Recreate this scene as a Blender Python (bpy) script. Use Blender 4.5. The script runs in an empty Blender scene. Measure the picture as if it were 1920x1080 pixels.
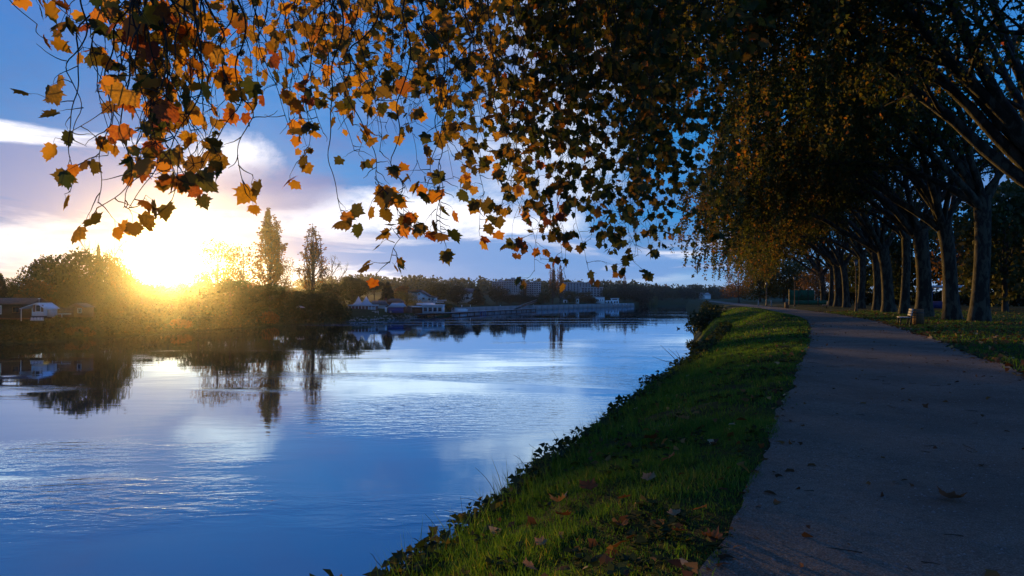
import bpy, math
import numpy as np
from mathutils import Vector

sc = bpy.context.scene
COL = sc.collection
R = math.radians

# ------------------------------------------------------------------ camera, sky, sun, exposure
F = 1450.0            # focal length in pixels of a 1920 wide picture
HY = 558.0            # row of the horizon
EYE = 1.6             # eye height over the path
WATER = -4.0          # water level (path = 0)

cam_d = bpy.data.cameras.new('camera')
cam = bpy.data.objects.new('camera', cam_d)
COL.objects.link(cam)
cam_d.sensor_width = 36.0
cam_d.lens = 36.0 * F / 1920.0
cam_d.clip_start = 0.05
cam_d.clip_end = 9000
cam.location = (0, 0, EYE)
cam.rotation_euler = (R(90) + math.atan((HY - 540) / F), 0, 0)
sc.camera = cam

SUN_EL = 2.05
SUN_AZ = math.degrees(math.atan((330 - 960) / F))     # degrees from +Y, negative to the left
sdir = Vector((math.sin(R(SUN_AZ)) * math.cos(R(SUN_EL)), math.cos(R(SUN_AZ)) * math.cos(R(SUN_EL)), math.sin(R(SUN_EL))))

sun_d = bpy.data.lights.new('sun', 'SUN')
sun = bpy.data.objects.new('sun', sun_d)
COL.objects.link(sun)
sun_d.energy = 5.0
sun_d.angle = R(0.5)
sun_d.color = (1.0, 0.57, 0.13)
sun.rotation_euler = (-sdir).to_track_quat('-Z', 'Y').to_euler()
sun.location = (0, 0, 60)

vs = sc.view_settings
vs.view_transform = 'Standard'
vs.look = 'None'
vs.gamma = 1.0
vs.use_curve_mapping = False
vs.exposure = 0.0
HAZE_DENSITY = 0.00012
HAZE_G = 0.955

sc.render.engine = 'CYCLES'
sc.cycles.use_denoising = True
sc.cycles.max_bounces = 6
sc.cycles.diffuse_bounces = 3
sc.cycles.glossy_bounces = 3
sc.cycles.transmission_bounces = 4
sc.cycles.transparent_max_bounces = 8
sc.cycles.volume_bounces = 0
sc.cycles.caustics_reflective = False
sc.cycles.caustics_refractive = False
sc.cycles.sample_clamp_indirect = 4.0


class NT:
    """small helper around a node tree"""
    def __init__(s, tree):
        s.t = tree
        tree.nodes.clear()

    def n(s, typ, **kw):
        nd = s.t.nodes.new(typ)
        for k, v in kw.items():
            if k == 'ins':
                for a, b in v.items():
                    s.put(nd.inputs[a], b)
            else:
                setattr(nd, k, v)
        return nd

    def put(s, sock, v):
        if isinstance(v, bpy.types.NodeSocket):
            s.t.links.new(v, sock)
        else:
            sock.default_value = v

    def m(s, op, a, b=None, c=None, clamp=False):
        nd = s.t.nodes.new('ShaderNodeMath')
        nd.operation = op
        nd.use_clamp = clamp
        s.put(nd.inputs[0], a)
        if b is not None:
            s.put(nd.inputs[1], b)
        if c is not None:
            s.put(nd.inputs[2], c)
        return nd.outputs[0]

    def vm(s, op, a, b=None, scale=None):
        nd = s.t.nodes.new('ShaderNodeVectorMath')
        nd.operation = op
        s.put(nd.inputs[0], a)
        if b is not None:
            s.put(nd.inputs[1], b)
        if scale is not None:
            s.put(nd.inputs['Scale'], scale)
        return nd.outputs['Value'] if op in ('DOT_PRODUCT', 'LENGTH', 'DISTANCE') else nd.outputs[0]

    def mix(s, fac, a, b, blend='MIX'):
        nd = s.t.nodes.new('ShaderNodeMix')
        nd.data_type = 'RGBA'
        nd.blend_type = blend
        s.put(nd.inputs[0], fac)
        s.put(nd.inputs[6], a)
        s.put(nd.inputs[7], b)
        return nd.outputs[2]

    def ramp(s, fac, stops, interp='LINEAR'):
        nd = s.t.nodes.new('ShaderNodeValToRGB')
        cr = nd.color_ramp
        cr.interpolation = interp
        while len(cr.elements) < len(stops):
            cr.elements.new(0.5)
        for e, (p, c) in zip(cr.elements, stops):
            e.position = p
            e.color = (c[0], c[1], c[2], 1) if not isinstance(c, (int, float)) else (c, c, c, 1)
        s.put(nd.inputs[0], fac)
        return nd.outputs[0]

    def mr(s, v, a, b, c=0.0, d=1.0, smooth=True):
        nd = s.t.nodes.new('ShaderNodeMapRange')
        nd.interpolation_type = 'SMOOTHSTEP' if smooth else 'LINEAR'
        s.put(nd.inputs[0], v)
        for i, x in zip((1, 2, 3, 4), (a, b, c, d)):
            s.put(nd.inputs[i], x)
        return nd.outputs[0]

    def noise(s, vec, scale, detail=4, rough=0.5, dist=0.0):
        nd = s.t.nodes.new('ShaderNodeTexNoise')
        s.put(nd.inputs['Vector'], vec)
        nd.inputs['Scale'].default_value = scale
        nd.inputs['Detail'].default_value = detail
        nd.inputs['Roughness'].default_value = rough
        nd.inputs['Distortion'].default_value = dist
        return nd.outputs[0]

    def xyz(s, x, y, z):
        nd = s.t.nodes.new('ShaderNodeCombineXYZ')
        for i, v in enumerate((x, y, z)):
            s.put(nd.inputs[i], v)
        return nd.outputs[0]

    def sep(s, v):
        nd = s.t.nodes.new('ShaderNodeSeparateXYZ')
        s.put(nd.inputs[0], v)
        return nd.outputs


def build_world():
    w = bpy.data.worlds.new('World')
    sc.world = w
    w.use_nodes = True
    T = NT(w.node_tree)
    d = T.n('ShaderNodeTexCoord').outputs['Generated']
    x, y, z = T.sep(d)
    DEG = 57.29578
    el = T.m('MULTIPLY', T.m('ARCSINE', z), DEG)
    az = T.m('MULTIPLY', T.m('ARCTAN2', x, y), DEG)
    ela = T.m('ABSOLUTE', el)
    sky = T.n('ShaderNodeTexSky', sky_type='NISHITA')
    sky.sun_disc = False
    sky.sun_elevation = R(SUN_EL)
    sky.sun_rotation = R(SUN_AZ)
    sky.air_density = 1.0
    sky.dust_density = 1.0
    sky.ozone_density = 3.0
    # clear evening blue by elevation
    f = T.m('DIVIDE', ela, 90.0, clamp=True)
    base = T.ramp(f, [(0.0, (0.42, 0.54, 0.74)), (0.018, (0.17, 0.41, 0.76)), (0.055, (0.035, 0.27, 0.66)),
                      (0.13, (0.028, 0.26, 0.67)), (0.22, (0.035, 0.20, 0.60)), (0.5, (0.018, 0.09, 0.36)), (1.0, (0.012, 0.055, 0.25))])
    # cloud sheet seen in perspective
    h = T.m('ADD', T.m('MAXIMUM', z, 0.0), 0.07)
    p = T.xyz(T.m('DIVIDE', x, h), T.m('DIVIDE', y, h), 0.0)
    n1 = T.noise(p, 0.55, 7, 0.58, 0.3)
    n2 = T.noise(T.vm('ADD', p, (7.3, 2.1, 0)), 1.7, 6, 0.6, 0.2)
    pa = T.xyz(T.m('MULTIPLY', az, 0.045), T.m('MULTIPLY', el, 0.22), 3.0)
    n3 = T.noise(pa, 1.6, 7, 0.6, 0.6)           # streaks, long in azimuth
    pb = T.xyz(T.m('MULTIPLY', az, 0.11), T.m('MULTIPLY', el, 0.16), 9.0)
    n4 = T.noise(pb, 1.5, 8, 0.62, 0.5)          # billows
    # grey violet veils
    veil = T.mr(n1, 0.42, 0.66)
    veil = T.m('MULTIPLY', veil, T.mr(el, 3.0, 9.0))
    base = T.mix(T.m('MULTIPLY', veil, 0.75), base, (0.10, 0.20, 0.52, 1))

    def blob(a0, e0, wa, we, k, lo, hi):
        da = T.m('DIVIDE', T.m('SUBTRACT', az, a0), wa)
        de = T.m('DIVIDE', T.m('SUBTRACT', el, e0), we)
        q = T.m('ADD', T.m('MULTIPLY', da, da), T.m('MULTIPLY', de, de))
        g = T.m('SUBTRACT', 1.0, q)
        g = T.m('ADD', g, T.m('MULTIPLY', T.m('SUBTRACT', k, 0.5), 4.2))
        return T.mr(g, lo, hi)
    # lilac-grey banks low over the river
    grey = T.mr(n3, 0.44, 0.62)
    grey = T.m('MULTIPLY', grey, T.m('MULTIPLY', T.mr(el, 0.3, 1.5), T.mr(el, 13.0, 5.0)))
    base = T.mix(T.m('MULTIPLY', grey, 0.8), base, (0.13, 0.27, 0.58, 1))
    left = T.m('MULTIPLY', T.mr(az, -9.0, -20.0), T.mr(el, 15.0, 6.0))
    base = T.mix(T.m('MULTIPLY', left, 0.45), base, (0.13, 0.20, 0.46, 1))
    # bright lit clouds
    WHITE = (1.12, 1.12, 1.20, 1)
    n5 = T.noise(T.xyz(T.m('MULTIPLY', az, 0.05), T.m('MULTIPLY', el, 0.12), 5.0), 1.9, 9, 0.66, 0.25)
    mixn = T.m('ADD', T.m('MULTIPLY', n4, 0.45), T.m('MULTIPLY', n5, 0.55))
    for a0, e0, wa, we, k, lo, hi, amt in (
            (-14.0, 5.6, 15.0, 2.6, mixn, -0.1, 1.5, 0.8),
            (-9.5, 6.4, 9.0, 1.9, mixn, 0.0, 1.3, 1.0),
            (-1.0, 5.4, 8.0, 2.0, mixn, -0.1, 1.4, 0.95),
            (-20.0, 9.6, 4.5, 2.3, mixn, 0.1, 1.3, 0.9),
            (-34.0, 10.2, 9.0, 0.75, n3, 0.0, 1.0, 1.0),
            (1.0, 10.5, 9.0, 6.5, mixn, 0.1, 1.7, 0.9),
            (4.0, 19.0, 11.0, 7.0, mixn, 0.1, 1.9, 0.75),
            (-10.0, 14.0, 12.0, 4.0, mixn, 0.5, 2.6, 0.4),
            (-13.0, 2.0, 18.0, 1.3, n3, -0.2, 0.9, 0.85),
            (10.0, 3.0, 6.0, 0.45, n3, 0.1, 1.5, 0.75),
            (7.5, 1.4, 9.0, 0.6, n3, 0.0, 1.5, 0.5),
            (-33.0, 3.0, 9.0, 1.6, n3, 0.0, 1.6, 0.6)):
        base = T.mix(T.m('MULTIPLY', blob(a0, e0, wa, we, k, lo, hi), amt), base, WHITE)
    # shaded bellies and slate bars drawn across the lit banks
    n6 = T.noise(T.xyz(T.m('MULTIPLY', az, 0.035), T.m('MULTIPLY', el, 0.21), 12.0), 1.7, 8, 0.62, 0.5)
    for a0, e0, wa, we, k, lo, hi, amt, c in (
            (-17.0, 7.6, 7.0, 2.4, mixn, 0.1, 1.1, 0.85, (0.17, 0.23, 0.50, 1)),
            (-31.0, 13.5, 11.0, 4.0, mixn, 0.0, 2.0, 0.75, (0.10, 0.17, 0.42, 1)),
            (-30.0, 7.2, 16.0, 2.9, n6, 0.2, 0.8, 0.85, (0.24, 0.30, 0.56, 1)),
            (-10.0, 3.7, 14.0, 1.2, n6, 0.1, 0.9, 0.9, (0.26, 0.37, 0.68, 1)),
            (-2.0, 2.8, 18.0, 2.1, n6, 0.3, 0.8, 0.92, (0.15, 0.33, 0.70, 1)),
            (-6.0, 9.4, 7.0, 1.8, mixn, 0.1, 1.2, 0.75, (0.14, 0.24, 0.56, 1)),
            (3.0, 6.5, 6.0, 1.3, n6, 0.1, 1.5, 0.6, (0.12, 0.30, 0.70, 1))):
        base = T.mix(T.m('MULTIPLY', blob(a0, e0, wa, we, k, lo, hi), amt), base, c)
    str2 = T.m('MULTIPLY', T.mr(n3, 0.56, 0.72), T.m('MULTIPLY', T.mr(el, 0.2, 1.2), T.mr(el, 8.0, 3.0)))
    base = T.mix(T.m('MULTIPLY', str2, 0.7), base, (0.95, 0.93, 1.0, 1))
    # warm light round the sun
    dt = T.vm('DOT_PRODUCT', d, tuple(sdir))
    ang = T.m('MULTIPLY', T.m('ARCCOSINE', T.m('MINIMUM', dt, 0.9999999)), DEG)
    g1 = T.m('EXPONENT', T.m('DIVIDE', ang, -6.0))
    g2 = T.m('EXPONENT', T.m('MULTIPLY', T.m('MULTIPLY', ang, ang), -0.30))
    g3 = T.m('EXPONENT', T.m('MULTIPLY', T.m('MULTIPLY', ang, ang), -0.07))
    base = T.mix(1.0, base, T.vm('SCALE', (0.8, 0.46, 0.06), scale=T.m('MULTIPLY', g3, 1.0)), 'ADD')
    disc = T.mr(ang, 0.75, 0.45)
    base = T.mix(1.0, base, T.vm('SCALE', (0.75, 0.42, 0.20), scale=T.m('MULTIPLY', g1, 0.15)), 'ADD')
    base = T.mix(1.0, base, T.vm('SCALE', (1.0, 0.80, 0.40), scale=T.m('MULTIPLY', g2, 5.0)), 'ADD')
    base = T.mix(1.0, base, T.vm('SCALE', (1.0, 0.85, 0.5), scale=T.m('MULTIPLY', disc, 40.0)), 'ADD')
    allsky = T.mix(1.0, T.vm('SCALE', base, scale=10.5), T.vm('SCALE', sky.outputs[0], scale=0.06), 'ADD')
    bg = T.n('ShaderNodeBackground', ins={'Color': allsky, 'Strength': 0.1})
    out = T.n('ShaderNodeOutputWorld')
    T.t.links.new(bg.outputs[0], out.inputs['Surface'])
    w.cycles.sampling_method = 'MANUAL'
    w.cycles.sample_map_resolution = 1024


build_world()

# ------------------------------------------------------------------ picture measurements -> places in the world
def X(px, d):
    return (px - 960.0) / F * d


def Z(py, d):
    return EYE + (HY - py) / F * d


def S(npx, d):
    return npx / F * d


# ------------------------------------------------------------------ materials
MATS = {}


def mat(name, fn):
    if name not in MATS:
        m = bpy.data.materials.new(name)
        m.use_nodes = True
        T = NT(m.node_tree)
        out = T.n('ShaderNodeOutputMaterial')
        sh = fn(T)
        T.t.links.new(sh, out.inputs['Surface'])
        MATS[name] = m
    return MATS[name]


def principled(T, col, rough=0.8, bump=None, spec=0.3, **kw):
    p = T.n('ShaderNodeBsdfPrincipled')
    T.put(p.inputs['Base Color'], col)
    T.put(p.inputs['Roughness'], rough)
    p.inputs['Specular IOR Level'].default_value = spec
    for k, v in kw.items():
        T.put(p.inputs[k], v)
    if bump is not None:
        b = T.n('ShaderNodeBump', ins={'Strength': bump[1], 'Distance': bump[2], 'Height': bump[0]})
        T.t.links.new(b.outputs[0], p.inputs['Normal'])
    return p.outputs[0]


def plain(name, c, rough=0.8, var=0.12, scale=3.0, spec=0.3, metal=0.0):
    """a painted or natural surface with faint blotches and grain"""
    def fn(T):
        co = T.n('ShaderNodeTexCoord').outputs['Object']
        n = T.noise(co, scale, 6, 0.6)
        n2 = T.noise(co, scale * 9, 3, 0.6)
        k = T.m('ADD', T.m('MULTIPLY', n, 0.7), T.m('MULTIPLY', n2, 0.3))
        lo = tuple(x * (1 - var * 2) for x in c)
        hi = tuple(min(1, x * (1 + var * 2)) for x in c)
        col = T.ramp(k, [(0.3, lo), (0.7, hi)])
        return principled(T, col, rough, (n2, 0.2, 0.01), spec, Metallic=metal)
    return mat(name, fn)


def leaf_fn(stops, transl=0.45, random=False, spots=True):
    def fn(T):
        if random:
            t = T.n('ShaderNodeObjectInfo').outputs['Random']
        else:
            t = T.n('ShaderNodeAttribute', attribute_name='tint').outputs['Fac']
        if spots:
            co = T.n('ShaderNodeTexCoord').outputs['Object']
            n = T.noise(co, 34.0 if not random else 6.0, 3, 0.6)
            t = T.m('ADD', t, T.m('MULTIPLY', T.m('SUBTRACT', n, 0.5), 0.45), clamp=True)
        col = T.ramp(t, stops)
        d = T.n('ShaderNodeBsdfDiffuse', ins={'Color': col})
        tr = T.n('ShaderNodeBsdfTranslucent', ins={'Color': T.mix(1.0, col, (1.7, 1.35, 0.9, 1), 'MULTIPLY')})
        g = T.n('ShaderNodeBsdfGlossy', ins={'Color': (0.5, 0.5, 0.5, 1), 'Roughness': 0.55})
        m1 = T.n('ShaderNodeMixShader', ins={0: transl, 1: d.outputs[0], 2: tr.outputs[0]})
        m2 = T.n('ShaderNodeMixShader', ins={0: 0.035, 1: m1.outputs[0], 2: g.outputs[0]})
        return m2.outputs[0]
    return fn


PLANE_STOPS = [(0.0, (0.028, 0.052, 0.012)), (0.28, (0.065, 0.08, 0.014)), (0.48, (0.17, 0.105, 0.016)),
               (0.70, (0.30, 0.12, 0.014)), (0.86, (0.26, 0.065, 0.012)), (1.0, (0.10, 0.035, 0.014))]
M_LEAF = mat('plane_leaf', leaf_fn(PLANE_STOPS, 0.5))
AMBER_STOPS = [(0.0, (0.035, 0.05, 0.012)), (0.28, (0.12, 0.095, 0.016)), (0.5, (0.36, 0.235, 0.022)), (0.74, (0.40, 0.20, 0.02)), (0.9, (0.27, 0.085, 0.014)), (1.0, (0.14, 0.05, 0.02))]
M_LEAF1 = mat('amber_leaf_single', leaf_fn(AMBER_STOPS, 0.62, True))
M_LEAF1G = mat('green_leaf_single', leaf_fn(PLANE_STOPS[:3] + [(0.75, (0.12, 0.10, 0.016)), (1.0, (0.24, 0.10, 0.014))], 0.55, True))
M_LEAFA = mat('amber_leaf', leaf_fn(AMBER_STOPS, 0.6))
M_GREEN = mat('green_foliage', leaf_fn([(0, (0.018, 0.036, 0.012)), (0.5, (0.04, 0.062, 0.016)), (1, (0.10, 0.085, 0.018))], 0.3, spots=False))
M_AUTUMN = mat('autumn_foliage', leaf_fn([(0, (0.05, 0.05, 0.014)), (0.5, (0.13, 0.075, 0.016)), (1, (0.22, 0.095, 0.018))], 0.45, spots=False))
M_DARKLEAF = mat('evergreen_foliage', leaf_fn([(0, (0.012, 0.024, 0.012)), (1, (0.035, 0.05, 0.02))], 0.15, spots=False))
M_PALE = mat('pale_foliage', leaf_fn([(0, (0.07, 0.10, 0.03)), (1, (0.16, 0.16, 0.05))], 0.4, spots=False))
M_IVY = mat('bramble_leaf', leaf_fn([(0, (0.012, 0.028, 0.010)), (0.7, (0.035, 0.06, 0.014)), (1, (0.11, 0.10, 0.02))], 0.35, spots=False))
M_GRASS = mat('grass_blade', leaf_fn([(0, (0.025, 0.078, 0.009)), (0.6, (0.062, 0.17, 0.014)), (0.85, (0.17, 0.22, 0.03)), (1, (0.24, 0.20, 0.07))], 0.5, spots=False))
M_DRYLEAF = mat('dry_leaf', leaf_fn([(0, (0.10, 0.05, 0.022)), (0.5, (0.24, 0.11, 0.035)), (1, (0.34, 0.24, 0.13))], 0.25, True))
M_LITTER = mat('leaf_litter', leaf_fn([(0, (0.05, 0.028, 0.014)), (0.6, (0.14, 0.075, 0.025)), (0.9, (0.26, 0.17, 0.05)), (1, (0.42, 0.38, 0.24))], 0.25, spots=False))


def bark_fn(T):
    co = T.n('ShaderNodeTexCoord').outputs['Object']
    s = T.vm('MULTIPLY', co, (1.0, 1.0, 0.45))
    n = T.noise(s, 3.2, 6, 0.62, 0.4)
    n2 = T.noise(s, 17.0, 4, 0.6)
    patch = T.mr(n, 0.46, 0.56)
    col = T.mix(patch, (0.024, 0.020, 0.015, 1), (0.10, 0.086, 0.058, 1))
    col = T.mix(T.m('MULTIPLY', n2, 0.6), col, (0.028, 0.028, 0.02, 1))
    return principled(T, col, 0.88, (T.m('ADD', T.m('MULTIPLY', n, 0.6), n2), 0.7, 0.04), 0.2)


M_BARK = mat('plane_bark', bark_fn)
M_TWIG = plain('dark_twig', (0.045, 0.036, 0.027), 0.85, 0.25, 9.0, 0.2)
M_BARK2 = plain('grey_bark', (0.075, 0.062, 0.05), 0.9, 0.3, 4.0, 0.2)


def ground_fn(T):
    co = T.n('ShaderNodeTexCoord').outputs['Object']
    a = T.noise(co, 0.7, 6, 0.6)
    b = T.noise(co, 9.0, 5, 0.65)
    c = T.noise(co, 60.0, 3, 0.6)
    col = T.mix(T.mr(a, 0.38, 0.62), (0.020, 0.038, 0.010, 1), (0.036, 0.066, 0.012, 1))
    col = T.mix(T.m('MULTIPLY', T.mr(b, 0.5, 0.7), 0.6), col, (0.04, 0.030, 0.018, 1))
    col = T.mix(T.m('MULTIPLY', c, 0.4), col, (0.018, 0.026, 0.008, 1))
    return principled(T, col, 0.95, (T.m('ADD', b, c), 0.8, 0.05), 0.1)


def path_fn(T):
    co = T.n('ShaderNodeTexCoord').outputs['Object']
    a = T.noise(co, 0.55, 6, 0.6)
    b = T.noise(co, 7.0, 6, 0.7)
    c = T.noise(co, 85.0, 4, 0.7)
    v = T.n('ShaderNodeTexVoronoi', ins={'Vector': co, 'Scale': 45.0})
    st = T.m('SUBTRACT', 1.0, T.m('MULTIPLY', v.outputs['Distance'], 1.3), clamp=True)
    col = T.mix(T.mr(a, 0.35, 0.65), (0.21, 0.155, 0.105, 1), (0.33, 0.25, 0.175, 1))
    col = T.mix(T.m('MULTIPLY', T.mr(b, 0.48, 0.68), 0.55), col, (0.11, 0.08, 0.055, 1))
    col = T.mix(T.mr(c, 0.42, 0.62), T.mix(0.55, col, (0.07, 0.06, 0.05, 1)), T.mix(0.25, col, (0.42, 0.38, 0.34, 1)))
    e = T.noise(co, 24.0, 5, 0.75)
    col = T.mix(T.m('MULTIPLY', T.mr(e, 0.52, 0.66), 0.55), col, (0.09, 0.07, 0.05, 1))
    wet = T.noise(T.vm('MULTIPLY', co, (1.0, 0.35, 1)), 0.35, 4, 0.6, 0.6)
    col = T.mix(T.m('MULTIPLY', T.mr(wet, 0.5, 0.66), 0.4), col, (0.12, 0.09, 0.065, 1))
    hgt = T.m('ADD', T.m('ADD', T.m('MULTIPLY', st, 0.35), T.m('MULTIPLY', c, 0.5)), T.m('MULTIPLY', b, 2.2))
    return principled(T, col, 0.95, (hgt, 0.9, 0.02), 0.15)


def water_fn(T):
    co = T.n('ShaderNodeNewGeometry').outputs['Position']
    x, y, z = T.sep(co)
    wind = T.noise(T.vm('MULTIPLY', co, (0.028, 0.05, 1)), 1.0, 3, 0.55, 0.4)
    m = T.mr(wind, 0.50, 0.62, 0.05, 1.7)
    n1 = T.noise(T.vm('MULTIPLY', co, (0.55, 1.25, 1)), 1.5, 3, 0.5, 0.5)
    n2 = T.noise(T.vm('MULTIPLY', co, (0.5, 1.0, 1)), 0.28, 2, 0.5, 0.3)
    n3 = T.noise(T.vm('MULTIPLY', co, (0.7, 1.3, 1)), 5.5, 2, 0.5)
    # the wake of a boat that has passed, two long low swells across the river
    wk = None
    for c0, sl, half in ((164.0, 0.16, 1.9), (181.0, 0.10, 2.4), (203.0, 0.08, 1.6)):
        q = T.m('ABSOLUTE', T.m('SUBTRACT', T.m('SUBTRACT', y, T.m('MULTIPLY', x, sl)), c0))
        q = T.mr(q, half, 0.0)
        q = T.m('MULTIPLY', q, T.m('MULTIPLY', T.mr(x, -46.0, -30.0), T.mr(x, 60.0, 5.0)))
        wk = q if wk is None else T.m('MAXIMUM', wk, q)
    fx = T.m('DIVIDE', T.m('ADD', x, 3.0), 10.0)
    fy = T.m('DIVIDE', T.m('SUBTRACT', y, 38.0), 11.0)
    fld = T.m('SUBTRACT', 1.0, T.m('ADD', T.m('MULTIPLY', fx, fx), T.m('MULTIPLY', fy, fy)))
    fld = T.m('ADD', fld, T.m('MULTIPLY', T.m('SUBTRACT', wind, 0.5), 3.0))
    m = T.m('MAXIMUM', m, T.mr(fld, 0.0, 0.9, 0.0, 1.3))
    near = T.mr(y, 25.0, 110.0, 1.0, 0.16)
    h = T.m('MULTIPLY', T.m('ADD', T.m('MULTIPLY', n1, 0.028), T.m('MULTIPLY', n3, 0.004)), T.m('MULTIPLY', m, near))
    h = T.m('ADD', h, T.m('MULTIPLY', n2, 0.009))
    h = T.m('ADD', h, T.m('MULTIPLY', wk, T.m('MULTIPLY', n1, 1.3)))
    b = T.n('ShaderNodeBump', ins={'Strength': 1.0, 'Distance': 1.0, 'Height': h})
    fr = T.n('ShaderNodeFresnel', ins={'IOR': 1.45, 'Normal': b.outputs[0]})
    k = T.mr(fr.outputs[0], 0.02, 0.62, 0.24, 0.97, smooth=False)
    d = T.n('ShaderNodeBsdfDiffuse', ins={'Color': (0.006, 0.030, 0.075, 1)})
    g = T.n('ShaderNodeBsdfGlossy', ins={'Color': (0.66, 0.87, 1.0, 1), 'Roughness': 0.02, 'Normal': b.outputs[0]})
    mx = T.n('ShaderNodeMixShader', ins={0: k, 1: d.outputs[0], 2: g.outputs[0]})
    return mx.outputs[0]


def stone_fn(T):
    co = T.n('ShaderNodeTexCoord').outputs['Object']
    a = T.noise(co, 0.5, 5, 0.6)
    b = T.noise(co, 3.0, 5, 0.7)
    col = T.mix(a, (0.20, 0.205, 0.195, 1), (0.40, 0.39, 0.37, 1))
    col = T.mix(T.m('MULTIPLY', T.mr(b, 0.5, 0.7), 0.5), col, (0.17, 0.18, 0.17, 1))
    return principled(T, col, 0.9, (b, 0.5, 0.05))


M_GROUND = mat('turf_soil', ground_fn)
M_PATH = mat('gravel', path_fn)
M_WATER = mat('river_water', water_fn)
M_STONE = mat('pale_stone', stone_fn)
M_WHITE = plain('white_paint', (0.84, 0.84, 0.84), 0.6, 0.05)
M_CREAM = plain('cream_render', (0.52, 0.49, 0.45), 0.85, 0.08, 0.6)
M_CONC = plain('pale_concrete', (0.42, 0.42, 0.43), 0.85, 0.08, 0.5)
M_BRICK = plain('red_brown_render', (0.19, 0.075, 0.055), 0.9, 0.2, 1.5)
M_DARK = plain('dark_wood', (0.035, 0.028, 0.024), 0.8, 0.25, 3.0)
M_WOOD = plain('brown_wood', (0.20, 0.105, 0.05), 0.75, 0.25, 5.0)
M_BLUE = plain('blue_cladding', (0.05, 0.075, 0.26), 0.6, 0.1)
M_ROOF = plain('grey_tile', (0.13, 0.115, 0.115), 0.85, 0.2, 2.0)
M_ROOF2 = plain('red_tile', (0.20, 0.10, 0.075), 0.85, 0.2, 2.0)
M_ROOF3 = plain('slate_roof', (0.06, 0.065, 0.08), 0.7, 0.15, 2.0)
M_GLASS = plain('dark_glass', (0.02, 0.025, 0.03), 0.08, 0.05, 1.0, 0.6)
def canvas_fn(T):
    d = T.n('ShaderNodeBsdfDiffuse', ins={'Color': (0.8, 0.8, 0.82, 1)})
    t = T.n('ShaderNodeBsdfTranslucent', ins={'Color': (0.85, 0.85, 0.85, 1)})
    return T.n('ShaderNodeMixShader', ins={0: 0.45, 1: d.outputs[0], 2: t.outputs[0]}).outputs[0]


M_FABRIC = mat('white_canvas', canvas_fn)
M_METAL = plain('dark_metal', (0.03, 0.032, 0.035), 0.5, 0.15, 6.0, 0.5)
M_LAMP = plain('lantern_glass', (0.45, 0.46, 0.46), 0.3, 0.05, 4.0, 0.5)
M_NET = plain('green_netting', (0.015, 0.14, 0.07), 0.8, 0.2, 4.0)
M_DUCK = plain('duck_feathers', (0.045, 0.035, 0.028), 0.8, 0.3, 9.0)
M_PEB = plain('pebble', (0.24, 0.21, 0.18), 0.9, 0.3, 12.0)

# ------------------------------------------------------------------ mesh helpers
def new_mesh(name, V, Fc, m, tint=None, smooth=False):
    me = bpy.data.meshes.new(name)
    V = np.asarray(V, dtype=np.float32).reshape(-1, 3)
    if isinstance(Fc, np.ndarray):
        k = Fc.shape[1]
        nf = len(Fc)
        loops = Fc.astype(np.int32).ravel()
        starts = np.arange(0, nf * k, k, dtype=np.int32)
    else:
        nf = len(Fc)
        ln = np.array([len(f) for f in Fc], dtype=np.int32)
        loops = np.array([i for f in Fc for i in f], dtype=np.int32)
        starts = np.concatenate(([0], np.cumsum(ln)[:-1])).astype(np.int32)
    me.vertices.add(len(V))
    me.vertices.foreach_set('co', V.ravel())
    me.loops.add(len(loops))
    me.loops.foreach_set('vertex_index', loops)
    me.polygons.add(nf)
    me.polygons.foreach_set('loop_start', starts)
    if tint is not None:
        at = me.attributes.new('tint', 'FLOAT', 'POINT')
        at.data.foreach_set('value', np.asarray(tint, dtype=np.float32))
    me.update(calc_edges=True)
    if smooth:
        me.polygons.foreach_set('use_smooth', np.ones(nf, dtype=bool))
    me.materials.append(m)
    return me


def put(name, me, parent=None, loc=None):
    o = bpy.data.objects.new(name, me)
    COL.objects.link(o)
    if parent is not None:
        o.parent = parent
    if loc is not None:
        o.location = loc
    return o


def tag(o, label=None, cat=None, group=None, kind=None):
    if label:
        o['label'] = label
    if cat:
        o['category'] = cat
    if group:
        o['group'] = group
    if kind:
        o['kind'] = kind
    return o


def thing(name, label, cat, loc=(0, 0, 0), rz=0.0, group=None):
    o = bpy.data.objects.new(name, None)
    COL.objects.link(o)
    o.location = loc
    o.rotation_euler = (0, 0, rz)
    o.empty_display_size = 0.3
    return tag(o, label, cat, group)


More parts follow.
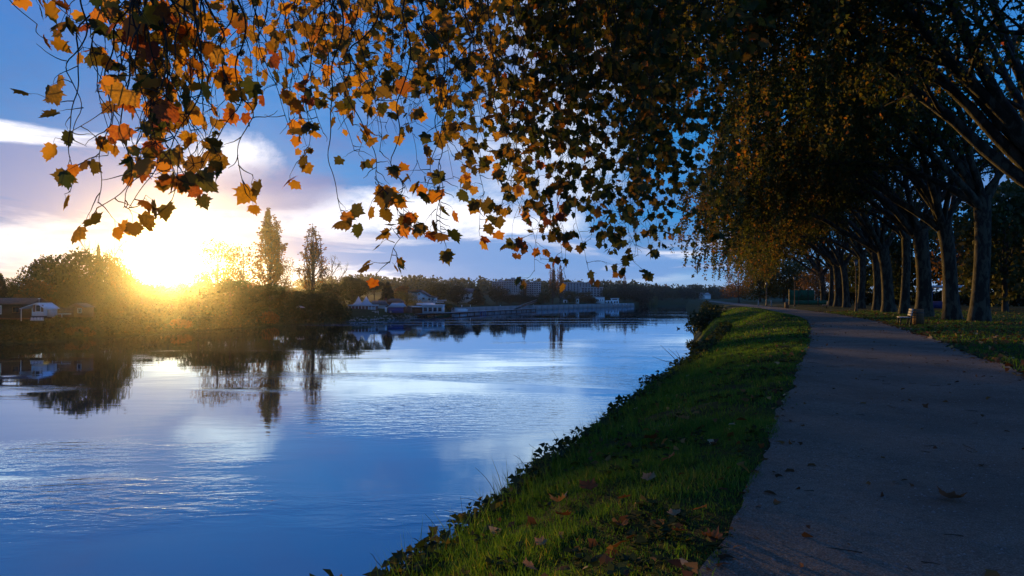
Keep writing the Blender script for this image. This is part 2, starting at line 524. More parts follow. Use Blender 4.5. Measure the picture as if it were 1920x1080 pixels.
class MB:
    """collects simple solids, then links them as ONE mesh"""
    def __init__(s):
        s.v = []
        s.f = []

    def add(s, V, Fc):
        o = len(s.v)
        s.v += [tuple(map(float, v)) for v in V]
        s.f += [tuple(int(i) + o for i in f) for f in Fc]
        return s

    def box(s, x0, x1, y0, y1, z0, z1):
        V = [(x0, y0, z0), (x1, y0, z0), (x1, y1, z0), (x0, y1, z0), (x0, y0, z1), (x1, y0, z1), (x1, y1, z1), (x0, y1, z1)]
        return s.add(V, [(0, 3, 2, 1), (4, 5, 6, 7), (0, 1, 5, 4), (1, 2, 6, 5), (2, 3, 7, 6), (3, 0, 4, 7)])

    def prism(s, pts, y0, y1):
        """outline in x,z swept along y"""
        n = len(pts)
        V = [(x, y0, z) for x, z in pts] + [(x, y1, z) for x, z in pts]
        Fc = [tuple(range(n)), tuple(range(2 * n - 1, n - 1, -1))]
        Fc += [(i, i + n, (i + 1) % n + n, (i + 1) % n) for i in range(n)]
        return s.add(V, Fc)

    def prism_x(s, pts, x0, x1):
        n = len(pts)
        V = [(x0, y, z) for y, z in pts] + [(x1, y, z) for y, z in pts]
        Fc = [tuple(range(n)), tuple(range(2 * n - 1, n - 1, -1))]
        Fc += [(i, i + n, (i + 1) % n + n, (i + 1) % n) for i in range(n)]
        return s.add(V, Fc)

    def tube(s, pts, rad, n=8):
        V, Fc = tube(pts, rad, n)
        return s.add(V, Fc)

    def lathe(s, prof, n=12, cx=0, cy=0):
        V, Fc = [], []
        for r, z in prof:
            for i in range(n):
                a = 2 * math.pi * i / n
                V.append((cx + r * math.cos(a), cy + r * math.sin(a), z))
        for j in range(len(prof) - 1):
            for i in range(n):
                k = (i + 1) % n
                Fc.append((j * n + i, j * n + k, (j + 1) * n + k, (j + 1) * n + i))
        Fc.append(tuple(range(n - 1, -1, -1)))
        Fc.append(tuple((len(prof) - 1) * n + i for i in range(n)))
        return s.add(V, Fc)

    def build(s, name, m, parent=None, smooth=False, loc=None):
        return put(name, new_mesh(name, s.v, s.f, m, smooth=smooth), parent, loc)


def tube(pts, rad, n=6):
    P = np.asarray(pts, float)
    k = len(P)
    rad = np.broadcast_to(np.asarray(rad, float), (k,))
    Tn = np.gradient(P, axis=0)
    Tn /= np.linalg.norm(Tn, axis=1)[:, None] + 1e-9
    ref = np.array([0.0, 0.0, 1.0]) if abs(Tn[0, 2]) < 0.8 else np.array([0.0, 1.0, 0.0])
    A = np.cross(Tn, ref)
    A /= np.linalg.norm(A, axis=1)[:, None] + 1e-9
    B = np.cross(Tn, A)
    a = np.arange(n) * 2 * math.pi / n
    V = P[:, None, :] + rad[:, None, None] * (np.cos(a)[None, :, None] * A[:, None, :] + np.sin(a)[None, :, None] * B[:, None, :])
    V = V.reshape(-1, 3)
    i = np.arange(n)
    j = (i + 1) % n
    Fc = np.concatenate([np.stack([i + q * n, j + q * n, j + (q + 1) * n, i + (q + 1) * n], 1) for q in range(k - 1)])
    return V, Fc


def tubes_mesh(name, items, n, m, smooth=True, off=None):
    """many (pts, radii) joined into one mesh"""
    Vs, Fs, o = [], [], 0
    for pts, rad in items:
        V, Fc = tube(pts, rad, n)
        Vs.append(V)
        Fs.append(Fc + o)
        o += len(V)
    V = np.concatenate(Vs)
    if off is not None:
        V = V - np.asarray(off)
    return new_mesh(name, V, np.concatenate(Fs), m, smooth=smooth)


# a plane leaf: five pointed lobes round a centre, three levels of detail
def _leaf(half, fold=0.22, droop=0.22):
    pts = [(0.0, 0.03)] + half + [(0.0, 1.0)] + [(-u, v) for u, v in half[::-1]]
    P = [(0.0, 0.36)] + pts
    V = np.array([(u, v, -fold * abs(u) ** 1.2 - droop * (v - 0.2) ** 2) for u, v in P])
    n = len(pts)
    Fc = np.array([(0, 1 + i, 1 + (i + 1) % n) for i in range(n)])
    return V, Fc


LEAF_FINE = _leaf([(0.10, -0.03), (0.25, -0.09), (0.37, 0.03), (0.50, 0.02), (0.40, 0.18), (0.52, 0.26), (0.50, 0.35), (0.66, 0.47), (0.47, 0.49), (0.37, 0.56), (0.40, 0.69), (0.26, 0.68), (0.21, 0.80), (0.11, 0.82)])
LEAF_MID = _leaf([(0.24, -0.08), (0.46, 0.03), (0.38, 0.18), (0.63, 0.46), (0.36, 0.54), (0.34, 0.70), (0.15, 0.78)])
LEAF_LOW = (np.array([(0, 0, 0), (0.50, 0.25, -0.12), (0.22, 0.55, -0.05), (0, 1, -0.2), (-0.22, 0.55, -0.05), (-0.50, 0.25, -0.12)], float),
            np.array([(0, 1, 2), (0, 2, 4), (2, 3, 4), (0, 4, 5)]))
CARD = (np.array([(-0.5, 0.1, 0), (0.1, -0.3, 0.1), (0.5, 0.35, 0), (-0.1, 0.7, -0.1)], float), np.array([(0, 1, 2), (0, 2, 3)]))
BLADE = (np.array([(-0.5, 0, 0), (0.5, 0, 0), (-0.32, 0.55, 0.06), (0.32, 0.55, 0.06), (0, 1, 0.28)], float), np.array([(0, 1, 3), (0, 3, 2), (2, 3, 4)]))


def unit(a):
    return a / (np.linalg.norm(a, axis=-1, keepdims=True) + 1e-9)


def scatter(name, tpl, pos, axis, nrm, size, tint, m, off=None, width=None):
    """copies of a small template mesh: v along axis, z along the normal"""
    tv, tf = tpl
    N = len(pos)
    pos = np.asarray(pos, float)
    Y = unit(np.asarray(axis, float))
    Xa = unit(np.cross(Y, np.asarray(nrm, float)))
    Zn = np.cross(Xa, Y)
    s = np.broadcast_to(np.asarray(size, float), (N,))
    w = s if width is None else np.broadcast_to(np.asarray(width, float), (N,))
    V = (pos[:, None, :] + w[:, None, None] * tv[None, :, 0, None] * Xa[:, None, :]
         + s[:, None, None] * tv[None, :, 1, None] * Y[:, None, :] + s[:, None, None] * tv[None, :, 2, None] * Zn[:, None, :])
    Fc = tf[None] + (np.arange(N) * len(tv))[:, None, None]
    if off is not None:
        V = V - np.asarray(off)
    t = np.repeat(np.broadcast_to(np.asarray(tint, float), (N,)), len(tv))
    return new_mesh(name, V.reshape(-1, 3), Fc.reshape(-1, tf.shape[1]), m, tint=np.clip(t, 0, 1))


def randdir(rng, n):
    return unit(rng.normal(size=(n, 3)))


# ------------------------------------------------------------------ the near bank: heights
XL_D = np.array([-200, -30, 0, 4.44, 10.9, 16.3, 28.3, 41.4, 54, 64, 77, 105, 136, 200, 400, 760, 1600.])
XL_X = np.array([-77, -12, -0.55, 1.13, 3.77, 6.0, 10.9, 16.0, 20.6, 23.6, 27.2, 34.0, 41, 55, 99, 180, 360.])
PW = 4.7
UC_D = np.array([-200, 0, 7, 12, 24, 46, 80, 140, 1600.])
UC_X = np.array([3.1, 3.1, 3.15, 3.6, 4.4, 5.9, 6.9, 6.5, 6.5])


def xl(d):
    return np.interp(d, XL_D, XL_X)


def sm(t):
    t = np.clip(t, 0, 1)
    return t * t * (3 - 2 * t)


def wob(x, y, s):
    return (np.sin(x * 1.3 * s + y * 0.7 * s + 1.1) + np.sin(y * 1.7 * s - x * 0.9 * s + 2.3) * 0.8 + np.sin((x + y) * 2.9 * s + 0.4) * 0.45
            + np.sin(x * 5.1 * s - y * 3.7 * s) * 0.25) / 2.5


def gz(x, d):
    x = np.asarray(x, float)
    d = np.asarray(d, float)
    u = xl(d) - x
    uc = np.interp(d, UC_D, UC_X)
    t = np.clip(u / uc, 0, None)
    tt = np.minimum(t, 1)
    bank = -(0.35 * tt + 0.65 * tt ** 2) * 1.0 - np.maximum(u - uc, 0) * 1.15
    bank = np.maximum(bank, -7.0)
    bump = 0.07 * wob(x, d, 1.0) + 0.035 * wob(x, d, 3.1)
    bank = bank + bump * sm(u / 0.8) + 0.035 * sm(u / 0.25)
    bank = bank + 0.55 * np.exp(-((d - 62) / 9) ** 2 - ((u - 2.6) / 1.7) ** 2) + 0.5 * np.exp(-((d - 100) / 14) ** 2 - ((u - 3.0) / 2.0) ** 2)
    v = -u - PW
    lawn = 0.16 * sm(v / 5.0) + (0.04 * wob(x, d, 0.5) + 0.03 * wob(x, d, 1.7)) * sm(v / 1.0) + 0.02 * sm(v / 0.3) + 2.0 * sm((v - 120) / 500)
    return np.where(u > 0, bank, np.where(v > 0, lawn, 0.012 * wob(x, d, 0.8)))


def sheet(name, xs_of, ds, m, kind, dz=0.0, smooth=True):
    nd = len(ds)
    cols = xs_of(ds)                         # nd x nc
    nc = cols.shape[1]
    D = np.repeat(ds[:, None], nc, 1)
    V = np.stack([cols, D, gz(cols, D) + dz], -1).reshape(-1, 3)
    i = (np.arange(nd - 1)[:, None] * nc + np.arange(nc - 1)[None]).ravel()
    Fc = np.stack([i, i + 1, i + nc + 1, i + nc], 1)
    o = put(name, new_mesh(name, V, Fc, m, smooth=smooth))
    return tag(o, kind=kind)


ds = np.concatenate([np.arange(-150, -6, 6.), np.arange(-6, 26, 0.22), np.arange(26, 60, 0.6), np.arange(60, 160, 2.0), np.arange(160, 420, 10.), np.linspace(420, 1500, 30)])
offs = np.concatenate([np.array([-24, -14., -11]), np.arange(-9.5, 0, 0.19), [0.0, 0.05, 0.4, 1.5, 2.6, 3.9, PW], PW + np.arange(0.2, 6, 0.35), PW + np.array([6.5, 8, 10, 13, 17, 22, 30, 45, 70, 120, 250, 500, 900, 1300])])
sheet('ground', lambda d: xl(d)[:, None] + offs[None], ds, M_GROUND, 'structure', -0.006)
pd = ds[(ds > -60) & (ds < 430)]


def path_cols(d):
    k = np.array([0, 0.02, 0.1, 0.2, 0.35, 0.5, 0.65, 0.8, 0.9, 0.98, 1.0])
    jl = 0.10 * wob(d * 0.0, d, 1.3) + 0.05 * wob(d * 0.0 + 4, d, 4.7)
    jr = 0.22 * wob(d * 0.0 + 9, d, 0.8) + 0.09 * wob(d * 0.0 + 2, d, 3.9)
    a = xl(d) - 0.02 + jl
    b = xl(d) + PW + jr
    return a[:, None] + (b - a)[:, None] * k[None]


pth = sheet('path', path_cols, pd, M_PATH, 'structure', 0.006)

# water: one broad sheet
wv = [(-1500, -200, WATER), (1500, -200, WATER), (1500, 1500, WATER), (-1500, 1500, WATER)]
wat = tag(put('river_water', new_mesh('river_water', wv, [(0, 1, 2, 3)], M_WATER)), kind='structure')

# ------------------------------------------------------------------ the far bank
FS_PX = np.array([-30000, -6000, -2000, -600, -200, 0, 200, 400, 560, 650, 700, 790, 830, 845, 905, 960, 1020, 1080, 1140, 1190, 1198, 1208, 1345, 1500, 2400.])
FS_D = np.array([22, 40, 62, 76, 85, 92, 108, 134, 160, 179, 186, 222, 246, 268, 299, 330, 362, 401, 447, 484, 550, 600, 676, 700, 720.])


def fz(inland, px):
    """height of the far bank at a distance inland from its shore"""
    h = np.interp(inland, [-6, -0.5, 0.6, 4, 12, 25, 60, 150, 300, 600, 900, 1300], [-6.5, -4.5, -3.9, -3.2, -1.7, -1.2, -0.4, 1.0, 3.0, 9, 15, 15])
    return h


def far_z(px, d):
    return float(fz(d - np.interp(px, FS_PX, FS_D), px))


pxs = np.concatenate([[-30000, -12000, -6000, -3500, -2000, -1200, -800], np.arange(-600, 1500, 18.), [1600, 1800, 2100, 2400]])
inl = np.array([-6, -0.5, 0.6, 2, 4, 8, 12, 18, 25, 40, 60, 100, 150, 220, 300, 450, 600, 750, 900, 1100])
sd = np.interp(pxs, FS_PX, FS_D)
th = np.arctan2(pxs - 960, F)
V = []
for j, q in enumerate(inl):
    dd = sd + q
    # depth grows along the line of sight; keep very oblique columns short
    rr = dd / np.maximum(np.cos(th), 0.045)
    rr = np.minimum(rr, 1900)
    z = fz(q, pxs) + (0.25 * wob(rr * np.sin(th), rr * np.cos(th), 0.3) if q > 2 else 0)
    V.append(np.stack([rr * np.sin(th), rr * np.cos(th), z * np.ones_like(rr)], -1))
V = np.array(V).reshape(-1, 3)
nc = len(pxs)
i = (np.arange(len(inl) - 1)[:, None] * nc + np.arange(nc - 1)[None]).ravel()
tag(put('far_bank_ground', new_mesh('far_bank_ground', V, np.stack([i, i + 1, i + nc + 1, i + nc], 1), M_GROUND, smooth=True)), kind='structure')

# ------------------------------------------------------------------ branching
def grow(rng, p, d, L, n, trop0, trop1, jit):
    """polyline; the pull on its direction goes from trop0 to trop1"""
    p = np.array(p, float)
    d = unit(np.array(d, float))
    out = [p.copy()]
    st = L / n
    for i in range(n):
        t = i / n
        d = unit(d + (np.array(trop0) * (1 - t) + np.array(trop1) * t) * st + rng.normal(size=3) * jit)
        p = p + d * st
        out.append(p.copy())
    return np.array(out)


def at_len(P, t):
    k = t * (len(P) - 1)
    i = min(int(k), len(P) - 2)
    return P[i] + (P[i + 1] - P[i]) * (k - i), unit(P[i + 1] - P[i])


def row_tree(seed, lean=(-0.12, 0.0), hf=4.6, r0=0.56, reach=1.0, limbs=None, leafgap=0.055, curtain=1.0, leafsize=(0.17, 0.29), low=2.2, dens=1.0):
    """an old plane: leaning trunk, limbs arching over the path, hanging ends. Local -X faces the river."""
    rng = np.random.default_rng(seed)
    nz = 9
    zz = np.linspace(0, 1, nz)
    trunk = np.stack([lean[0] * hf * zz ** 1.4 + 0.06 * np.sin(zz * 5 + seed), lean[1] * hf * zz + 0.05 * np.sin(zz * 4 + seed * 2), zz * hf - 0.25 * (zz == 0)], -1)
    tr = r0 * (0.86 + 0.55 * np.exp(-zz * 9) + 0.10 * sm((zz - 0.75) / 0.25))
    top = trunk[-1]
    if limbs is None:
        limbs = [(-26, 56, 17), (-8, 44, 18), (8, 52, 19), (30, 58, 17), (70, 66, 10), (-75, 64, 10.5), (165, 58, 10), (-140, 60, 10.5), (0, 80, 12)]
    LB, SEC, TER = [], [], []
    for k, (phi, el, L) in enumerate(limbs):
        phi = R(phi + rng.uniform(-8, 8))
        el = R(el + rng.uniform(-5, 5))
        river = math.cos(phi) > 0.4 and L > 12
        d = (-math.cos(phi) * math.cos(el), -math.sin(phi) * math.cos(el), math.sin(el))
        start = trunk[-1 - (k % 2)] + rng.normal(size=3) * 0.08
        P = grow(rng, start, d, L * reach, 13, (0, 0, 0.0 if river else 0.02), (0, 0, -0.17 if river else -0.06), 0.075)
        rad = np.linspace(r0 * (0.46 if river else 0.40), 0.035, len(P))
        LB.append((P, rad))
        ns = int(L * 1.0)
        for q in range(ns):
            t = 0.24 + 0.74 * (q + rng.random()) / ns
            p, dd = at_len(P, t)
            side = unit(np.cross(dd, (0, 0, 1.0))) * (1 if q % 2 else -1)
            ds_ = unit(dd * rng.uniform(0.3, 0.9) + side * rng.uniform(0.5, 1.0) + np.array([0, 0, rng.uniform(-0.25, 0.45)]))
            Ls = rng.uniform(2.4, 5.0) * (1.15 - 0.4 * t)
            Sp = grow(rng, p, ds_, Ls, 7, (0, 0, 0.0), (0, 0, -0.28), 0.10)
            SEC.append((Sp, np.linspace(max(0.03, 0.11 * (1 - t) + 0.03), 0.012, len(Sp))))
            nt = int(Ls * 2.3 * dens)
            for w in range(nt):
                tt = 0.15 + 0.85 * (w + rng.random()) / nt
                p2, d2 = at_len(Sp, tt)
                dv = unit(d2 * 0.5 + randdir(rng, 1)[0] * 0.8 + np.array([0, 0, -0.25]))
                Lt = rng.uniform(0.9, 2.0)
                if river and t > 0.5 and rng.random() < 0.8:
                    Lt = rng.uniform(2.2, 7.0) * curtain
                TER.append(grow(rng, p2, dv, Lt, 5, (0, 0, -0.25), (0, 0, -1.0), 0.12))
    return dict(trunk=(trunk, tr), limbs=LB, sec=SEC, ter=TER, leafgap=leafgap, leafsize=leafsize, low=low, seed=seed)


def arch_low(T, P):
    """lowest leaf height: the vault over the path is open, the river side hangs low"""
    L = P if 'inv' not in T else T['inv'](P)
    x = L[..., 0]
    return T['low'] + (T.get('vault', 9.0) - T['low']) * sm((x + 13.5) / 4.5) - 2.0 * sm((x - 3) / 6)


def prune(T):
    out = []
    for P in T['ter']:
        bad = P[:, 2] < arch_low(T, P) - 0.2
        k = int(np.argmax(bad)) if bad.any() else len(P)
        if k >= 3:
            out.append(P[:k])
    T['ter'] = out
    T['sec'] = [(P, r) for P, r in T['sec'] if (P[-1, 2] > arch_low(T, P[-1:])[0] - 1.0)]
    return T


def tree_leaves(T, ter=None):
    rng = np.random.default_rng(T['seed'] + 100)
    ter = T['ter'] if ter is None else ter
    pos, ax = [], []
    for P in ter:
        L = np.linalg.norm(np.diff(P, axis=0), axis=1).sum()
        n = max(3, int(L / T['leafgap']))
        k = rng.uniform(0.08, 1.0, n) * (len(P) - 1)
        i = np.minimum(k.astype(int), len(P) - 2)
        q = P[i] + (P[i + 1] - P[i]) * (k - i)[:, None]
        pos.append(q + rng.normal(size=(n, 3)) * 0.13)
        ax.append(unit(rng.normal(size=(n, 3)) * 0.7 + np.array([0, 0, -0.8])))
    pos = np.concatenate(pos)
    ax = np.concatenate(ax)
    keep = pos[:, 2] > arch_low(T, pos) + rng.uniform(-0.6, 0.9, len(pos))
    lx = (pos if 'inv' not in T else T['inv'](pos))[:, 0]
    keep &= rng.random(len(pos)) < 1.0 - 0.76 * sm((lx + 9.0) / 7.0)
    pos, ax = pos[keep], ax[keep]
    N = len(pos)
    size = rng.uniform(*T['leafsize'], N)
    # tint follows clumps: some boughs have turned, some are still green
    cl = 0.5 + 0.5 * wob(pos[:, 0] * 0.55 + T['seed'], pos[:, 1] * 0.55 + pos[:, 2] * 0.5, 1.0)
    tint = np.clip(0.04 + 0.40 * cl ** 1.3 + rng.normal(size=N) * 0.15, 0, 1)
    return pos, ax, randdir(rng, N), size, tint


def link_tree(name, T, label, cat, loc, rz, group, cache={}):
    root = thing(name, label, cat, loc, rz, group)
    key = T['seed']
    if key not in cache:
        pos, ax, nr, size, tint = tree_leaves(T)
        cache[key] = dict(
            trunk=tubes_mesh('trunk', [T['trunk']], 14, M_BARK),
            limbs=[tubes_mesh('limb', [l], 9, M_BARK) for l in T['limbs']],
            branches=tubes_mesh('branches', T['sec'], 5, M_TWIG),
            twigs=tubes_mesh('twigs', [(P, np.linspace(0.009, 0.004, len(P))) for P in T['ter']], 3, M_TWIG),
            crown=scatter('crown', LEAF_LOW, pos, ax, nr, size, tint, M_LEAF))
    c = cache[key]
    put('trunk', c['trunk'], root)
    for l in c['limbs']:
        put('limb', l, root)
    tag(put('side_branches', c['branches'], root), kind='stuff')
    tag(put('twigs', c['twigs'], root), kind='stuff')
    tag(put('crown', c['crown'], root), kind='stuff')
    return root


ROW_RZ = -math.atan(0.36)
# where the trunks of the row stand: (pixel column, distance, label)
ROW = [
    (1838, 45.5, 0, 'nearest whole plane tree right of the bench, forked high with a limb over the path'),
    (1787, 50.0, 1, 'thick plane tree leaning towards the path just behind the nearest whole one'),
    (1733, 57.5, 2, 'straight plane tree standing right behind the bench and the litter bin'),
    (1697, 66.0, 0, 'plane tree on the path edge just past the park bench'),
    (1668, 75.0, 1, 'bent plane tree with a sunlit edge, second beyond the park bench'),
    (1646, 85.0, 2, 'slender sunlit plane tree between the bent one and the street lamp'),
    (1615, 99.0, 0, 'dark plane tree directly behind the tall street lamp by the path'),
    (1588, 111.0, 1, 'first plane tree of the dark clump past the street lamp'),
    (1572, 123.0, 2, 'second plane tree of the dark clump past the street lamp'),
    (1558, 136.0, 0, 'third plane tree of the dark clump past the street lamp'),
    (1545, 150.0, 1, 'last plane tree of the dark clump, where the path bends away'),
]
VAR = [prune(row_tree(11, (0.02, 0.0), 7.4, 0.50)), prune(row_tree(23, (-0.10, 0.03), 6.0, 0.56)), prune(row_tree(37, (-0.03, -0.03), 6.8, 0.60))]
G_ROW = 'plane trees in a row along the path'
for k, (px, d, v, lab) in enumerate(ROW):
    x = X(px, d)
    t = link_tree('plane_tree', VAR[v], lab, 'tree', (x, d, float(gz(x, d))), ROW_RZ + 0.30 * math.sin(k * 2.3), G_ROW)
    s = 1.0 + 0.07 * math.sin(k * 1.9)
    w = s * (0.92 + 0.12 * math.sin(k * 3.1 + 1))
    t.scale = (w, w, s)

# third tree of the row: out of the frame on the right, its crown reaches over the path
def in_frame(P, mpx=30, mpy=30):
    P = np.atleast_2d(P)
    d = np.maximum(P[:, 1], 0.05)
    px = 960 + P[:, 0] / d * F
    py = HY - (P[:, 2] - EYE) / d * F
    return (P[:, 1] > 0.3) & (px > -mpx) & (px < 1920 + mpx) & (py > -mpy) & (py < 1080 + mpy)


def world_tree(T, loc, rz):
    c, s = math.cos(rz), math.sin(rz)
    Mx = np.array([[c, s, 0], [-s, c, 0], [0, 0, 1]])   # row vectors
    f = lambda P: np.asarray(P) @ Mx + np.array(loc)
    for k in ('limbs', 'sec'):
        T[k] = [(f(P), r) for P, r in T[k]]
    T['trunk'] = (f(T['trunk'][0]), T['trunk'][1])
    T['ter'] = [f(P) for P in T['ter']]
    T['inv'] = lambda P: (np.asarray(P) - np.array(loc)) @ Mx.T
    return T


def link_world_tree(name, T, label, loc, group, fine=None, gone=None):
    root = thing(name, label, 'tree', loc, 0, group)
    put('trunk', tubes_mesh('trunk', [T['trunk']], 14, M_BARK, off=loc), root)
    for l in T['limbs']:
        put('limb', tubes_mesh('limb', [l], 9, M_BARK, off=loc), root)
    tag(put('side_branches', tubes_mesh('side_branches', T['sec'], 5, M_TWIG, off=loc), root), kind='stuff')
    tag(put('twigs', tubes_mesh('twigs', [(P, np.linspace(0.009, 0.004, len(P))) for P in T['ter']], 3, M_TWIG, off=loc), root), kind='stuff')
    pos, ax, nr, size, tint = tree_leaves(T)
    tag(put('crown', scatter('crown', fine or LEAF_LOW, pos, ax, nr, size, tint, M_LEAF, off=loc), root), kind='stuff')
    return root


cx, cd = 20.6, 28.5
locC = (cx, cd, float(gz(cx, cd)))
TC = row_tree(51, (-0.06, 0.0), 5.8, 0.55, 1.13, [(-40, 54, 18), (-24, 50, 19), (-8, 58, 20), (4, 44, 19), (20, 56, 20), (36, 60, 18), (55, 55, 15), (75, 60, 11), (-70, 62, 12), (170, 58, 10), (10, 74, 15)], 0.05, 1.05, (0.14, 0.22), 3.4)
TC = world_tree(TC, locC, ROW_RZ)
TC['low'] = 3.5
TC['vault'] = 9.0
prune(TC)
link_world_tree('plane_tree', TC, 'plane tree at the right edge whose limbs arch over the path with the leafiest curtain', locC, G_ROW, LEAF_LOW)

# ------------------------------------------------------------------ the two nearest planes: trunks beside the camera, boughs hanging into the view
def strand(rng, px, d, y_end, y_top=-70, slant=0.0, amp=0.05):
    """a hanging shoot, from above the frame down to y_end"""
    n = max(6, int((y_end - y_top) / 34))
    t = np.linspace(0, 1, n)
    x0, x1 = X(px - slant, d), X(px, d)
    z0, z1 = Z(y_top, d), Z(y_end, d)
    w = np.cumsum(rng.normal(size=(n, 3)) * amp * 0.95, axis=0)
    w -= w[:1]
    P = np.stack([x0 + (x1 - x0) * t ** 1.3, d + 0.5 * (t - 0.5) * rng.uniform(-1, 1), z0 + (z1 - z0) * t], -1) + w * np.array([1, 1, 0.3])
    return P


def dress(rng, P, gap, twigL, size, per, out_tw, out_lf, bare=0.0, tint=(0.55, 0.2)):
    """side twigs with leaves along a shoot"""
    L = np.linalg.norm(np.diff(P, axis=0), axis=1).sum()
    n = max(2, int(L / gap))
    for q in range(n + 1):
        t = min(0.995, bare + (1 - bare) * (q + rng.uniform(0.1, 0.9)) / n)
        p, dd = at_len(P, t)
        h = rng.normal(size=3) * np.array([1, 1, 0.25])
        dv = unit(dd * 0.45 + unit(h) * 0.95)
        Lt = rng.uniform(*twigL) * (1.15 - 0.5 * t)
        tw = grow(rng, p, dv, Lt, 6, (0, 0, 0.6), (0, 0, -2.6), 0.22)
        out_tw.append((tw, np.linspace(0.0048, 0.0018, 7)))
        stems = [tw]
        if Lt > 0.28:
            for _ in range(rng.integers(1, 3)):
                p1, d1 = at_len(tw, rng.uniform(0.3, 0.8))
                t1 = grow(rng, p1, unit(d1 + randdir(rng, 1)[0] * 0.9), Lt * rng.uniform(0.3, 0.55), 4, (0, 0, 0), (0, 0, -2.5), 0.22)
                out_tw.append((t1, np.linspace(0.0028, 0.0014, 5)))
                stems.append(t1)
        for st in stems:
            k = rng.integers(per[0], per[1] + 1)
            for w in range(k):
                tt = 0.999 if w == 0 else rng.uniform(0.35, 0.95)
                p2, d2 = at_len(st, tt)
                pet = p2 + unit(d2 + randdir(rng, 1)[0] * 0.9 + np.array([0, 0, -0.5])) * rng.uniform(0.03, 0.075)
                out_tw.append((np.array([p2, (p2 + pet) / 2 + rng.normal(size=3) * 0.004, pet]), np.array([0.0016, 0.0013, 0.0013])))
                a = unit(unit(pet - p2) * 0.7 + rng.normal(size=3) * 0.5 + np.array([0, 0, -0.6]))
                nn = unit(rng.normal(size=3) + np.array([0, -0.5, 0.4]))
                out_lf.append((pet, a, nn, rng.uniform(*size), float(np.clip(rng.normal(*tint), 0, 1))))


